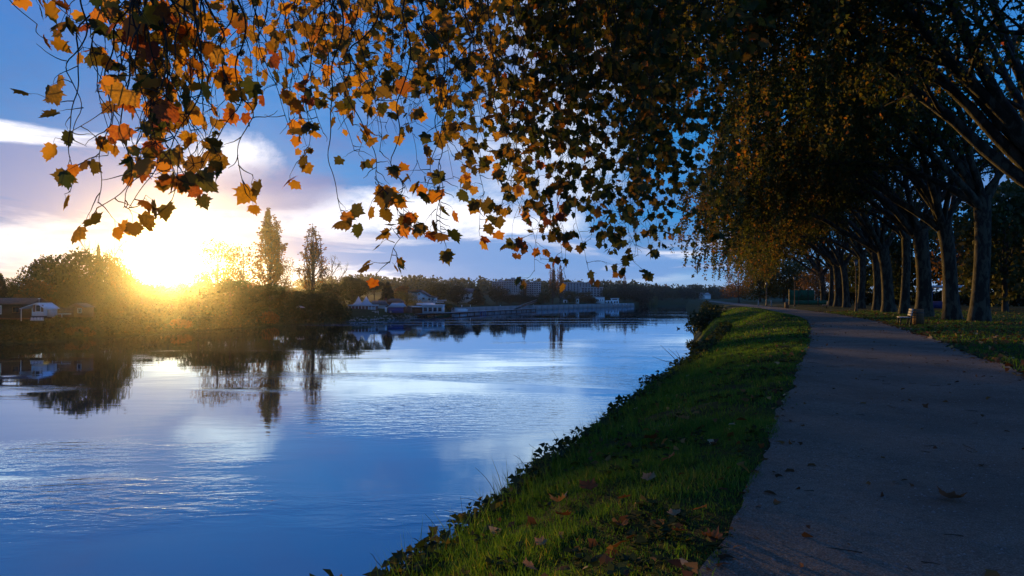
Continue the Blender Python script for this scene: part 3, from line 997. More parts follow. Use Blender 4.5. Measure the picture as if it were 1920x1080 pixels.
def near_tree(label, loc, seed, hubs, strands, singles, gen, mats=None):
    rng = np.random.default_rng(seed)
    root = thing('plane_tree', label, 'tree', loc, 0, G_ROW)
    loc = np.array(loc)
    T = world_tree(gen, loc, ROW_RZ)
    put('trunk', tubes_mesh('trunk', [T['trunk']], 14, M_BARK, off=loc), root)
    crotch = T['trunk'][0][-1]
    # upper crown: only what stays above the picture
    T['ter'] = [P for P in T['ter'] if not in_frame(P, 60, 60).any()]
    T['sec'] = [(P, r) for P, r in T['sec'] if not in_frame(P, 60, 60).any()]
    for l in T['limbs']:
        cut = np.where(in_frame(l[0], 60, 50))[0]
        k = cut[0] if len(cut) else len(l[0])
        if k > 2:
            put('limb', tubes_mesh('limb', [(l[0][:k], l[1][:k])], 9, M_BARK, off=loc), root)
    tag(put('side_branches', tubes_mesh('side_branches', T['sec'], 5, M_TWIG, off=loc), root), kind='stuff')
    pos, ax, nr, size, tint = tree_leaves(T)
    ok = ~in_frame(pos, 60, 60)
    tag(put('crown', scatter('crown', LEAF_LOW, pos[ok], ax[ok], nr[ok], size[ok], tint[ok], M_LEAF, off=loc), root), kind='stuff')
    # long low boughs that carry the hanging shoots
    HB = []
    for pts in hubs:
        Q = np.array([crotch] + [np.array([X(px, d), d, Z(py, d)]) for px, py, d in pts])
        tq = np.linspace(0, 1, len(Q))
        ts = np.linspace(0, 1, 26)
        P = np.stack([np.interp(ts, tq, Q[:, k]) for k in range(3)], -1)
        for _ in range(3):
            P[1:-1] = 0.25 * P[:-2] + 0.5 * P[1:-1] + 0.25 * P[2:]
        P[1:-1] += rng.normal(size=P[1:-1].shape) * 0.025
        HB.append(P)
        put('limb', tubes_mesh('limb', [(P, np.linspace(0.13, 0.014, len(P)))], 8, M_BARK, off=loc), root)
    tw, lf, main = [], [], []
    for P, gap, twl, size, per, bare, tint in strands(rng):
        a = P[0]
        allp = np.concatenate(HB)
        dist = np.linalg.norm(allp - a, axis=1) + 3.0 * (allp[:, 2] < a[2] - 0.1)
        h = allp[np.argmin(dist)]
        gapd = np.linalg.norm(h - a)
        mid = (h + a) / 2 + np.array([0, 0, 0.16 * gapd])
        nb = max(3, int(gapd / 0.15))
        s = np.linspace(0, 1, nb)[:, None]
        con = (1 - s) ** 2 * h + 2 * s * (1 - s) * mid + s ** 2 * a
        if nb > 4:
            con[1:-1] += rng.normal(size=con[1:-1].shape) * 0.018
        full = np.concatenate([con[:-1], P])
        for _ in range(2):
            q1 = full[:-1] * 0.75 + full[1:] * 0.25
            q2 = full[:-1] * 0.25 + full[1:] * 0.75
            full = np.concatenate([full[:1], np.stack([q1, q2], 1).reshape(-1, 3), full[-1:]])
        main.append((full, 0.0026 + (0.0085 + 0.0018 * min(3, gapd)) * np.linspace(1, 0, len(full)) ** 1.6))
        dress(rng, P, gap, twl, size, per, tw, lf, bare, tint)
    tag(put('hanging_shoots', tubes_mesh('hanging_shoots', main, 5, M_TWIG, off=loc), root), kind='stuff')
    tag(put('twigs', tubes_mesh('twigs', tw, 3, M_TWIG, off=loc), root), kind='stuff')
    pos = np.array([l[0] for l in lf])
    ax = np.array([l[1] for l in lf])
    nr = np.array([l[2] for l in lf])
    sz = np.array([l[3] for l in lf])
    tn = np.array([l[4] for l in lf])
    # the three hundred that show largest are single leaves
    score = np.where(in_frame(pos, -10, -5), sz / np.maximum(pos[:, 1], 0.5), 0)
    order = np.argsort(-score)
    one, rest = order[:300], order[300:]
    shapes = []
    for mt in (M_LEAF1, M_LEAF1G):
        for k, sx, sk in ((0.6, 1.0, 0.0), (1.1, 0.85, 0.12), (1.8, 1.05, -0.1), (-0.8, 0.95, 0.08), (2.6, 0.7, 0.15), (1.4, 1.1, -0.18)):
            Vl = LEAF_FINE[0] * np.array([sx, 1, k])
            Vl[:, 0] += sk * Vl[:, 1] ** 2
            Vl[1:, :2] *= 1 + rng.normal(size=(len(Vl) - 1, 1)) * 0.05
            shapes.append(new_mesh('leaf', Vl, LEAF_FINE[1], mt))
    for i in one:
        Y = unit(ax[i])
        Xa = unit(np.cross(Y, nr[i]))
        Zn = np.cross(Xa, Y)
        o = put('leaf', shapes[int(rng.integers(0, 6)) + (0 if tn[i] > 0.42 else 6)], root)
        from mathutils import Matrix
        Mx = Matrix(((Xa[0], Y[0], Zn[0]), (Xa[1], Y[1], Zn[1]), (Xa[2], Y[2], Zn[2])))
        o.rotation_euler = Mx.to_euler()
        o.location = tuple(pos[i] - loc)
        o.scale = (sz[i],) * 3
    if len(rest):
        tag(put('foliage', scatter('foliage', LEAF_MID, pos[rest], ax[rest], nr[rest], sz[rest], tn[rest], mats[1], off=loc), root), kind='stuff')
    return root


def strands_a(rng):
    A = (0.62, 0.17)
    for (p0, p1), (d0, d1), (y0, y1), n, gap, tint, sz in (
            ((5, 100), (5.0, 5.6), (0, 30), 3, 0.26, A, (0.085, 0.15)),
            ((185, 235), (4.9, 5.8), (110, 350), 6, 0.27, A, (0.085, 0.16)),
            ((215, 330), (4.8, 6.5), (170, 300), 10, 0.25, A, (0.08, 0.15)),
            ((205, 390), (4.8, 6.2), (280, 395), 13, 0.21, A, (0.085, 0.16)),
            ((330, 405), (5.0, 6.5), (120, 320), 7, 0.28, A, (0.08, 0.145)),
            ((430, 560), (6.4, 8.5), (40, 215), 9, 0.28, A, (0.08, 0.145)),
            ((520, 560), (6.6, 7.2), (250, 280), 1, 0.28, A, (0.10, 0.16)),
            ((565, 700), (6.3, 9.0), (120, 300), 13, 0.26, (0.40, 0.22), (0.09, 0.155)),
            ((700, 960), (7.0, 11.5), (90, 300), 26, 0.25, (0.27, 0.2), (0.085, 0.15)),
            ((250, 960), (9.0, 13.0), (20, 240), 54, 0.25, (0.26, 0.2), (0.08, 0.145)),
            ((780, 950), (9.0, 12.0), (230, 370), 9, 0.26, (0.18, 0.16), (0.09, 0.15))):
        for k in range(n):
            px = p0 + (p1 - p0) * (k + rng.random()) / n
            d = rng.uniform(d0, d1)
            yield strand(rng, px, d, rng.uniform(y0, y1), slant=rng.uniform(-60, 110) * (1 if px > 330 else 0.5), amp=0.06), gap, ((0.14, 0.55) if d > 6.5 else (0.10, 0.36)), sz, (0, 2), 0.0, tint
    # single long shoots that reach below the rest
    for px, d, ye, sl, bare, gap in ((345, 5.4, 385, 10, 0.5, 0.22), (322, 5.2, 395, 60, 0.4, 0.24), (592, 5.8, 385, -30, 0.97, 0.6), (745, 6.4, 500, -25, 0.76, 0.17), (775, 6.3, 450, -40, 0.80, 0.2),
                                     (725, 6.5, 420, 40, 0.84, 0.2), (860, 7.2, 450, -40, 0.78, 0.22), (885, 7.4, 390, -40, 0.75, 0.25), (945, 8.6, 455, 10, 0.8, 0.28), (975, 9.0, 400, 30, 0.7, 0.26)):
        yield strand(rng, px, d, ye, slant=sl, amp=0.07), gap, (0.08, 0.26), (0.09, 0.145), (0, 2), bare * 0.92, (0.45, 0.22)


def strands_b(rng):
    for (p0, p1), (d0, d1), (y0, y1), n, gap, tint in (
            ((940, 1240), (11.0, 16.5), (180, 460), 37, 0.27, (0.17, 0.16)),
            ((980, 1240), (12.0, 17.5), (60, 300), 22, 0.28, (0.2, 0.18)),
            ((1000, 1065), (11.0, 13.0), (410, 560), 7, 0.28, (0.42, 0.25)),
            ((1075, 1200), (11.0, 14.0), (400, 500), 8, 0.28, (0.2, 0.2)),
            ((1170, 1345), (14.0, 20.0), (180, 470), 34, 0.24, (0.2, 0.16)),
            ((1150, 1290), (13.0, 18.0), (60, 330), 20, 0.25, (0.2, 0.16)),
            ((1225, 1420), (9.0, 13.0), (30, 205), 9, 0.33, (0.25, 0.12))):
        for k in range(n):
            px = p0 + (p1 - p0) * (k + rng.random()) / n
            d = rng.uniform(d0, d1)
            yield strand(rng, px, d, rng.uniform(y0, y1), slant=rng.uniform(-40, 60), amp=0.09), gap, (0.16, 0.7), (0.10, 0.18), (0, 3), 0.0, tint


ax_, ad_ = 10.8, 1.2
locA = (ax_, ad_, float(gz(ax_, ad_)))
hubsA = [[(900, -420, 4.0), (500, -260, 5.0), (260, -110, 5.4), (60, -60, 5.3)],
         [(1000, -420, 5.0), (700, -250, 6.5), (520, -120, 7.2), (430, -60, 7.4)],
         [(1100, -380, 6.0), (900, -230, 8.0), (760, -110, 8.4), (660, -60, 8.2)],
         [(1200, -330, 8.0), (1000, -220, 10.0), (860, -110, 10.8), (700, -70, 11.2)]]
near_tree('nearest plane tree, its amber leafed boughs hanging over the river above the sun', locA, 5, hubsA, strands_a, None,
          row_tree(71, (-0.05, 0), 5.0, 0.52, 1.0, None, 0.14, 1.0, (0.22, 0.36), 2.5), (M_LEAF1, M_LEAFA))
bx_, bd_ = 16.2, 16.0
locB = (bx_, bd_, float(gz(bx_, bd_)))
hubsB = [[(1500, -260, 13.0), (1250, -170, 13.0), (1050, -100, 13.0), (950, -60, 12.6)],
         [(1600, -240, 15.0), (1350, -170, 15.5), (1180, -110, 16.0), (1000, -70, 16.2)],
         [(1700, -330, 11.0), (1450, -200, 11.0), (1300, -110, 11.0), (1200, -60, 11.4)]]
near_tree('plane tree with green leaved strands hanging in front of the far promenade', locB, 9, hubsB, strands_b, None,
          row_tree(83, (-0.05, 0), 5.0, 0.54, 1.0, None, 0.14, 1.0, (0.22, 0.36), 2.5), (M_LEAF1G, M_LEAF))
# ------------------------------------------------------------------ far trees: unit meshes (height 1), copied and scaled
def lump_crown(rng, lobes, n, card, m, name='crown', tmean=0.45):
    """cards spread through a set of lobes (centre, radii)"""
    pos = []
    for c, r, wgt in lobes:
        k = max(4, int(n * wgt))
        q = randdir(rng, k) * (rng.uniform(0.35, 1.0, k) ** 0.5)[:, None]
        q *= 1 + 0.18 * wob(q[:, 0] * 3 + c[0] * 9, q[:, 1] * 3 + q[:, 2] * 2, 1.0)[:, None]
        pos.append(np.array(c) + q * np.array(r))
    pos = np.concatenate(pos)
    N = len(pos)
    tint = np.clip(tmean + 0.25 * wob(pos[:, 0] * 9, pos[:, 1] * 9 + pos[:, 2] * 9, 1.0) + rng.normal(size=N) * 0.15, 0, 1)
    return scatter(name, CARD, pos, unit(rng.normal(size=(N, 3)) + np.array([0, 0, -0.3])), randdir(rng, N), rng.uniform(*card, N), tint, m)


def lobes_broad(rng, k, base, wid):
    out = [((0, 0, (base + 1) / 2), (wid * 0.75, wid * 0.75, (1 - base) / 2 * 0.95), 0.30)]
    for _ in range(k):
        a = rng.uniform(0, 6.28)
        h = rng.uniform(base + 0.12, 0.9)
        rr = wid * rng.uniform(0.45, 0.85) * math.sqrt(max(0.1, 1 - ((h - (base + 0.35)) / (1.0 - base)) ** 2))
        s = rng.uniform(0.11, 0.22)
        out.append(((rr * math.cos(a), rr * math.sin(a), min(h, 1 - s * 0.6)), (s * 1.15 * wid / 0.4, s * 1.15 * wid / 0.4, s * 0.8), 0.75 / k))
    return out


def wood_unit(rng, base, r, k, spread, top):
    items = [(np.array([[0, 0, -0.02], [0.005, 0, base * 0.6], [0, 0.005, base + 0.1], [0.01, 0, top]]), np.array([r * 1.3, r, r * 0.8, r * 0.25]))]
    for _ in range(k):
        a = rng.uniform(0, 6.28)
        z0 = rng.uniform(base * 0.7, base + 0.3)
        P = grow(rng, (0, 0, z0), (math.cos(a) * spread, math.sin(a) * spread, 1), rng.uniform(0.3, 0.5), 5, (0, 0, 0.2), (0, 0, 0), 0.12)
        items.append((P, np.linspace(r * 0.5, r * 0.1, 6)))
    return items


def bare_unit(seed, up=0.6, n1=9, n2=6, n3=5, base=0.22, spread=0.9):
    rng = np.random.default_rng(seed)
    tr = [(np.array([[0, 0, -0.02], [0.004, 0.003, base], [0.01, 0, 0.6], [0.0, 0.0, 0.9]]), np.array([0.022, 0.017, 0.01, 0.003]))]
    out = []
    for q in range(n1):
        z0 = base + (0.55) * q / n1
        a = q * 2.4 + rng.uniform(-0.4, 0.4)
        P = grow(rng, (0, 0, z0), (math.cos(a) * spread, math.sin(a) * spread, up), rng.uniform(0.28, 0.5) * (1.1 - 0.5 * q / n1), 6, (0, 0, 0.6), (0, 0, 0.8), 0.13)
        out.append((P, np.linspace(0.010, 0.003, 7)))
        for w in range(n2):
            p, d = at_len(P, rng.uniform(0.25, 0.98))
            P2 = grow(rng, p, unit(d + randdir(rng, 1)[0] * 0.8), rng.uniform(0.10, 0.2), 4, (0, 0, 0.8), (0, 0, 0.8), 0.18)
            out.append((P2, np.linspace(0.0038, 0.0018, 5)))
            for e in range(n3):
                p, d = at_len(P2, rng.uniform(0.2, 0.98))
                P3 = grow(rng, p, unit(d + randdir(rng, 1)[0] * 0.9), rng.uniform(0.05, 0.11), 2, (0, 0, 0.5), (0, 0, 0.5), 0.2)
                out.append((P3, np.linspace(0.0022, 0.0012, 3)))
    return tr, out


KIND = {}


def make_kinds():
    rng = np.random.default_rng(404)

    def reg(key, trunk, crown, m, extra=None):
        KIND[key] = (tubes_mesh('trunk', trunk, 6, m), crown, extra)
    for q, (mm, tm) in enumerate(((M_GREEN, 0.35), (M_AUTUMN, 0.4), (M_GREEN, 0.6))):
        reg('broad%d' % q, wood_unit(rng, 0.16, 0.022, 5, 0.7, 0.8), lump_crown(rng, lobes_broad(rng, 18, 0.03, 0.40), 4600, (0.022, 0.045), mm, tmean=tm), M_BARK2)
    reg('open', wood_unit(rng, 0.15, 0.02, 9, 0.8, 0.85), lump_crown(rng, lobes_broad(rng, 26, 0.12, 0.40), 2300, (0.016, 0.034), M_AUTUMN, tmean=0.45), M_BARK2)
    reg('pale', wood_unit(rng, 0.15, 0.02, 9, 0.8, 0.85), lump_crown(rng, lobes_broad(rng, 18, 0.10, 0.42), 2600, (0.02, 0.04), M_PALE, tmean=0.5), M_BARK2)
    # conifers: tiers of drooping sprays
    for q, w in enumerate((0.26, 0.34)):
        pos, ax = [], []
        for k in range(20):
            h = 0.10 + 0.88 * k / 20
            r = w * (1 - h) ** 0.85 + 0.012
            nb = 9 if h < 0.8 else 6
            for b in range(nb):
                a = b * 6.283 / nb + k * 0.7 + rng.uniform(-0.2, 0.2)
                rr = r * rng.uniform(0.75, 1.12)
                t = rng.uniform(0.1, 1, 16)
                pos.append(np.stack([np.cos(a) * rr * t, np.sin(a) * rr * t, h - 0.05 * t + rng.normal(size=16) * 0.008], -1) + rng.normal(size=(16, 3)) * 0.009)
                ax.append(np.tile([math.cos(a), math.sin(a), -0.5], (16, 1)) + rng.normal(size=(16, 3)) * 0.4)
        pos, ax = np.concatenate(pos), np.concatenate(ax)
        cr = scatter('crown', CARD, pos, ax, randdir(rng, len(pos)) + np.array([0, 0, 1.0]), rng.uniform(0.03, 0.055, len(pos)), rng.random(len(pos)), M_DARKLEAF)
        reg('fir%d' % q, [(np.array([[0, 0, -0.02], [0, 0, 0.4], [0, 0, 0.97]]), np.array([0.022, 0.014, 0.003]))], cr, M_BARK2)
    lob = [((rng.uniform(-0.36, 0.36), rng.uniform(-0.36, 0.36), rng.uniform(0.66, 0.88)), (0.2, 0.2, 0.09), 0.07) for _ in range(15)]
    reg('umbrella', wood_unit(rng, 0.45, 0.024, 8, 0.9, 0.75), lump_crown(rng, lob, 2600, (0.02, 0.04), M_DARKLEAF), M_BARK2)
    # dark dense evergreen
    reg('dense', wood_unit(rng, 0.1, 0.02, 4, 0.6, 0.7), lump_crown(rng, lobes_broad(rng, 16, 0.03, 0.42), 4200, (0.022, 0.045), M_DARKLEAF, tmean=0.4), M_BARK2)
    # lombardy poplars: many steep stems with thin leaves
    for q, (n, gap) in enumerate(((36, 4300), (30, 1800))):
        tr = [(np.array([[0, 0, -0.02], [0.003, 0, 0.3], [0, 0.002, 0.6], [0, 0, 0.97]]), np.array([0.016, 0.012, 0.007, 0.002]))]
        st, pos = [], []
        for k in range(n):
            a = rng.uniform(0, 6.28)
            z0 = 0.06 + 0.6 * k / n
            L = min(0.97 - z0, rng.uniform(0.22, 0.46))
            P = grow(rng, (0, 0, z0), (math.cos(a) * 0.75, math.sin(a) * 0.75, 1.0), L, 7, (0, 0, 9), (0, 0, 9), 0.04)
            st.append((P, np.linspace(0.0055, 0.0016, 8)))
            for e in range(7):
                p, d = at_len(P, rng.uniform(0.15, 0.98))
                P2 = grow(rng, p, unit(d + randdir(rng, 1)[0] * 0.5), rng.uniform(0.05, 0.1), 3, (0, 0, 5), (0, 0, 5), 0.08)
                st.append((P2, np.linspace(0.0022, 0.0010, 4)))
                m_ = int(gap / (n * 7))
                kk = rng.random(m_)[:, None]
                pos.append(P2[0] + (P2[-1] - P2[0]) * kk * 1.25 + rng.normal(size=(m_, 3)) * 0.010)
        prof = lambda P: P * np.stack([np.interp(P[:, 2], [0, 0.1, 0.35, 0.65, 0.85, 1.0], [0.55, 1.0, 1.15, 0.95, 0.6, 0.2])] * 2 + [np.ones(len(P))], 1)
        st = [(prof(a_), b_) for a_, b_ in st]
        pos = prof(np.concatenate(pos))
        cr = scatter('crown', CARD, pos, randdir(rng, len(pos)), randdir(rng, len(pos)), rng.uniform(0.010, 0.022, len(pos)), rng.uniform(0.35, 1, len(pos)), M_AUTUMN)
        reg('poplar%d' % q, tr, cr, M_BARK2, tubes_mesh('stems', st, 3, M_BARK2))
    for q, sd_ in enumerate((3, 8)):
        tr, br = bare_unit(sd_, 0.8 if q else 0.55)
        KIND['bare%d' % q] = (tubes_mesh('trunk', tr, 6, M_BARK2), None, tubes_mesh('branches', br, 3, M_BARK2))
    # willow: hanging curtains
    pos = []
    for k in range(70):
        a = rng.uniform(0, 6.28)
        r = 0.45 * math.sqrt(rng.random())
        z1 = 0.95 - 0.5 * r ** 1.2 + rng.uniform(-0.05, 0.02)
        z = rng.uniform(0.05, z1, 32)
        pos.append(np.stack([np.full(32, r * math.cos(a)), np.full(32, r * math.sin(a)), z], -1) + rng.normal(size=(32, 3)) * 0.015)
    pos = np.concatenate(pos)
    reg('willow', wood_unit(rng, 0.25, 0.03, 6, 0.8, 0.8), scatter('crown', CARD, pos, np.tile([0, 0, -1.0], (len(pos), 1)) + rng.normal(size=(len(pos), 3)) * 0.3, randdir(rng, len(pos)), rng.uniform(0.02, 0.05, len(pos)), rng.random(len(pos)), M_PALE), M_BARK2)


make_kinds()
NAME_OF = dict(fir='fir_tree', umbrella='pine_tree', poplar='poplar_tree', bare='bare_tree', willow='willow_tree')


def far_tree(kind, px, d, top, wpx, label, group='trees on the far bank', z0=None, k=0):
    base = far_z(px, d) if z0 is None else z0
    h = Z(top, d) - base
    w = S(wpx, d)
    u = {'fir0': 0.5, 'fir1': 0.66, 'umbrella': 1.0, 'poplar0': 0.20, 'poplar1': 0.20, 'bare0': 0.85, 'bare1': 0.8}.get(kind, 0.86)
    nm = NAME_OF.get(kind.rstrip('0123456789'), 'leafy_tree')
    o = thing(nm, label, 'tree', (X(px, d), d, base - 0.05), (px * 1.7 + k) % 6.28, group)
    o.scale = (w / u, w / u, h)
    tr, cr, ex = KIND[kind]
    put('trunk', tr, o)
    if ex is not None:
        tag(put('branches', ex, o), kind='stuff')
    if cr is not None:
        tag(put('crown', cr, o), kind='stuff')
    return o


# ------------------------------------------------------------------ the left bank: (kind, pixel column, distance, top row, width, label)
FAR = [
    ('fir1', -60, 128, 470, 70, 'dark fir at the left edge of the far bank behind the chalets'),
    ('fir1', 0, 132, 508, 46, 'small dark conifer above the long chalet roof at the left edge'),
    ('broad0', 38, 136, 512, 62, 'low bushy tree between the small conifer and the tall chalet trees'),
    ('broad2', 92, 128, 474, 92, 'big round leafy tree directly behind the white gabled chalet'),
    ('broad0', 148, 124, 458, 98, 'tallest leafy tree behind the second chalet, left of the sun'),
    ('broad2', 200, 126, 470, 66, 'leafy tree closest to the sun on its left'),
    ('bare0', 168, 150, 436, 60, 'bare tree whose twigs rise above the leafy trees left of the sun'),
    ('bare1', 214, 158, 440, 56, 'bare spreading tree right beside the sun on its left'),
    ('broad0', 118, 150, 492, 110, 'deep green tree filling the gap behind the two chalets'),
    ('broad1', 60, 118, 520, 70, 'brown bushy tree at the corner of the white gabled chalet'),
    ('broad0', 176, 118, 522, 80, 'bushy tree between the second chalet and the water'),
    ('broad2', 226, 150, 496, 60, 'rounded tree in front of the bare tree beside the sun'),
    ('broad0', 266, 165, 528, 80, 'dark bushy tree on the bank under the sun, left of two'),
    ('broad2', 322, 170, 534, 84, 'dark bushy tree on the bank under the sun, right of two'),
    ('broad0', 372, 160, 522, 80, 'dark bushy tree between the sun and the open golden trees'),
    ('broad0', 432, 152, 520, 100, 'dark leafy tree on the bank below the open golden trees'),
    ('broad2', 506, 165, 530, 90, 'dark leafy tree at the foot of the tallest poplar, by the water'),
    ('broad0', 590, 180, 545, 80, 'dark leafy tree on the shore right of the white parasol'),
    ('fir0', 184, 142, 452, 26, 'narrow conifer tip between the two bare trees'),
    ('broad0', 248, 190, 514, 48, 'low tree under the sun, nearest the leafy trees on its left'),
    ('broad1', 292, 205, 527, 60, 'low tree straight below the left half of the sun'),
    ('broad0', 338, 205, 528, 56, 'low tree straight below the right half of the sun'),
    ('broad1', 374, 190, 505, 40, 'low tree under the sun, nearest the open golden trees'),
    ('open', 408, 172, 446, 92, 'open golden tree right of the sun, left one of its pair'),
    ('open', 456, 168, 456, 94, 'open golden tree leaning against the tall dense poplar'),
    ('poplar0', 506, 200, 390, 54, 'tallest poplar, full of rusty leaves, right of the sun'),
    ('open', 534, 186, 482, 44, 'small golden tree at the foot of the tallest poplar'),
    ('poplar1', 587, 205, 424, 52, 'thin poplar with the sky showing through its stems'),
    ('bare1', 622, 202, 474, 66, 'bare round tree beside the thin poplar'),
    ('broad0', 480, 182, 528, 90, 'dark low tree under the open golden trees'),
    ('broad0', 560, 190, 540, 80, 'dark low tree under the thin poplar, above the white parasol'),
    ('broad2', 616, 192, 528, 70, 'dark bushy tree under the bare round tree'),
    ('broad0', 660, 226, 514, 62, 'dark rounded tree behind the pagoda tents'),
    ('umbrella', 702, 236, 524, 44, 'flat topped umbrella pine behind the grey roofed house'),
    ('fir0', 727, 232, 526, 38, 'dark layered fir right of the umbrella pine'),
    ('bare1', 690, 262, 532, 40, 'thin bare tree between the rounded tree and the pine'),
    ('pale', 762, 238, 545, 50, 'pale thin tree in front of the brown house'),
    ('broad1', 752, 300, 535, 44, 'tree on the slope left of the white gabled house'),
    ('broad2', 822, 312, 529, 58, 'grey green tree behind the white gabled house'),
    ('dense', 858, 292, 529, 44, 'dark egg shaped tree right of the white pavilion'),
    ('fir1', 895, 312, 536, 40, 'dark cone shaped tree behind the white houseboat'),
    ('dense', 932, 332, 530, 46, 'tall dark tree in front of the left block of flats'),
    ('dense', 956, 346, 548, 34, 'dark hedge tree before the flats, left of three'),
    ('dense', 976, 357, 547, 34, 'dark hedge tree before the flats, middle of three'),
    ('dense', 994, 368, 550, 30, 'dark hedge tree before the flats, right of three, above the gangway'),
    ('poplar1', 982, 372, 524, 16, 'slim pale poplar standing before the taller block of flats'),
    ('poplar1', 1036, 388, 490, 17, 'tall slim poplar half hidden by the lowest hanging leaves, left of two'),
    ('poplar1', 1050, 398, 496, 17, 'tall slim poplar half hidden by the lowest hanging leaves, right of two'),
    ('broad0', 1020, 384, 546, 32, 'small dark tree behind the lowest hanging leaves'),
    ('broad2', 1068, 420, 544, 34, 'grey tree before the terraced flats'),
    ('broad1', 1098, 438, 546, 34, 'brownish tree left of the tall white boathouse'),
    ('broad0', 1112, 440, 558, 22, 'dark bush at the wall of the tall white boathouse'),
    ('broad2', 1142, 478, 540, 36, 'grey green tree behind the low white boathouse'),
    ('dense', 1172, 512, 530, 52, 'big dark tree at the end of the promenade, left of three'),
    ('dense', 1190, 540, 533, 48, 'big dark tree at the end of the promenade, middle of three'),
    ('dense', 1206, 560, 535, 40, 'big dark tree at the end of the promenade, right of three'),
    ('poplar1', 1171, 540, 518, 12, 'poplar tips sticking out above the big dark promenade trees'),
    ('willow', 1222, 606, 551, 22, 'pale green willow on the shore of the far bay'),
    ('broad0', 1242, 660, 534, 34, 'dark tree behind the pale willow'),
    ('poplar0', 1231, 690, 530, 9, 'pale poplar right above the willow'),
    ('broad2', 1262, 690, 538, 34, 'green tree of the far bay, second right of the willow'),
    ('dense', 1282, 690, 534, 34, 'dark tree in the middle of the far bay shore'),
    ('poplar1', 1250, 700, 532, 9, 'pale poplar between the trees of the far bay'),
    ('broad0', 1303, 695, 531, 36, 'broad tree of the far bay just left of the white shed'),
    ('broad2', 1340, 700, 536, 40, 'broad tree of the far bay right of the white shed'),
    ('dense', 1366, 720, 540, 40, 'dark tree of the far bay partly behind the path bank'),
]
for k, a in enumerate(FAR):
    far_tree(*a, k=k)

# low shrubs along the left shore
rngs = np.random.default_rng(77)


def bush_mesh(rng, n, m, card, name='foliage'):
    lob = [((rng.uniform(-0.55, 0.55), rng.uniform(-0.4, 0.4), rng.uniform(0.2, 0.65)), (0.38, 0.38, 0.3), 0.12) for _ in range(8)]
    return lump_crown(rng, lob, n, card, m, name)


def bush_stems(rng):
    return tubes_mesh('stems', [(grow(rng, (rng.normal() * 0.08, rng.normal() * 0.08, -0.05), (rng.normal() * 0.6, rng.normal() * 0.6, 1), rng.uniform(0.6, 1.0), 4, (0, 0, 0), (0, 0, -0.3), 0.15), np.linspace(0.02, 0.005, 5)) for _ in range(12)], 4, M_TWIG)


BUSH = [(bush_mesh(rngs, 1500, m_, (0.05, 0.11)), bush_stems(rngs)) for m_ in (M_GREEN, M_IVY, M_AUTUMN)]
for px, d, w, h, v, lab in ((20, 97, 5, 1.6, 0, 'low shrub on the bank below the long roofed chalet'),
                            (150, 106, 5, 1.7, 2, 'low shrub on the bank below the second chalet'),
                            (232, 115, 6, 2.2, 0, 'shrub on the far bank just left of the sun reflection'),
                            (330, 128, 7, 2.0, 2, 'shrub on the far shore under the sun'),
                            (420, 139, 7, 2.6, 0, 'shrub on the far shore under the open golden trees'),
                            (500, 153, 7, 3.0, 2, 'shrub on the far shore under the tallest poplar'),
                            (572, 168, 8, 3.2, 0, 'shrub on the far shore under the thin poplar'),
                            (628, 180, 7, 3.4, 1, 'dark shrub at the left end of the tents'),
                            (1010, 374, 8, 3.2, 1, 'dark shrub behind the gangway'),
                            (840, 268, 6, 3.0, 1, 'dark shrub between the white pavilion and the houseboat')):
    o = thing('shrub', lab, 'shrub', (X(px, d), d, far_z(px, d) - 0.1), px, 'shrubs along the far shore')
    o.scale = (w / 2, w / 2, h)
    tag(put('foliage', BUSH[v][0], o), kind='stuff')
    tag(put('stems', BUSH[v][1], o), kind='stuff')

# rough undergrowth along the far shore
ru = np.random.default_rng(66)
n = 26000
px = ru.uniform(-260, 660, n)
il = 0.8 + 45 * ru.random(n) ** 1.4
du = np.interp(px, FS_PX, FS_D) + il
hgt_ = (0.25 + 1.6 * sm((wob(px * 0.03, il * 0.16, 1.0) + 0.35) / 1.1)) * (0.35 + 0.65 * sm(np.abs(il - 14) / 8.0)) * sm((px - 120) / 60 + 0.25)
pos = np.stack([X(px, du), du, fz(il, px) + hgt_ * ru.random(n) - 0.05], -1)
tag(put('undergrowth', scatter('undergrowth', CARD, pos, randdir(ru, n), randdir(ru, n), ru.uniform(0.25, 0.6, n), np.clip(ru.normal(0.4, 0.25, n), 0, 1), M_GREEN)), kind='stuff')

# far-off wooded hill: one mass
rngh = np.random.default_rng(12)
pos, siz = [], []
for _ in range(900):
    px = rngh.uniform(560, 1500)
    d = rngh.uniform(700, 1120) if rngh.random() < 0.7 else rngh.uniform(560, 720)
    if 640 < px < 1240 or d > 740:
        d0 = max(d, np.interp(px, FS_PX, FS_D) + 60)
        hh = rngh.uniform(7, 15)
        ww = rngh.uniform(5, 9)
        b = far_z(px, d0)
        q = randdir(rngh, 46) * rngh.uniform(0.5, 1, 46)[:, None] ** 0.4
        pos.append(np.array([X(px, d0), d0, b + hh * 0.5]) + q * np.array([ww, ww, hh * 0.55]))
        siz.append(np.full(46, rngh.uniform(1.6, 2.6)))
pos, siz = np.concatenate(pos), np.concatenate(siz)
N = len(pos)
tag(put('hill_woodland', scatter('hill_woodland', CARD, pos, randdir(rngh, N), randdir(rngh, N), siz, np.clip(rngh.normal(0.5, 0.25, N), 0, 1), M_GREEN)), kind='stuff')

# ------------------------------------------------------------------ buildings of the far bank
def place(name, label, cat, px, d, z=None, rz=0.0, group=None):
    zz = far_z(px, d) if z is None else z
    return thing(name, label, cat, (X(px, d), d, zz), rz, group)


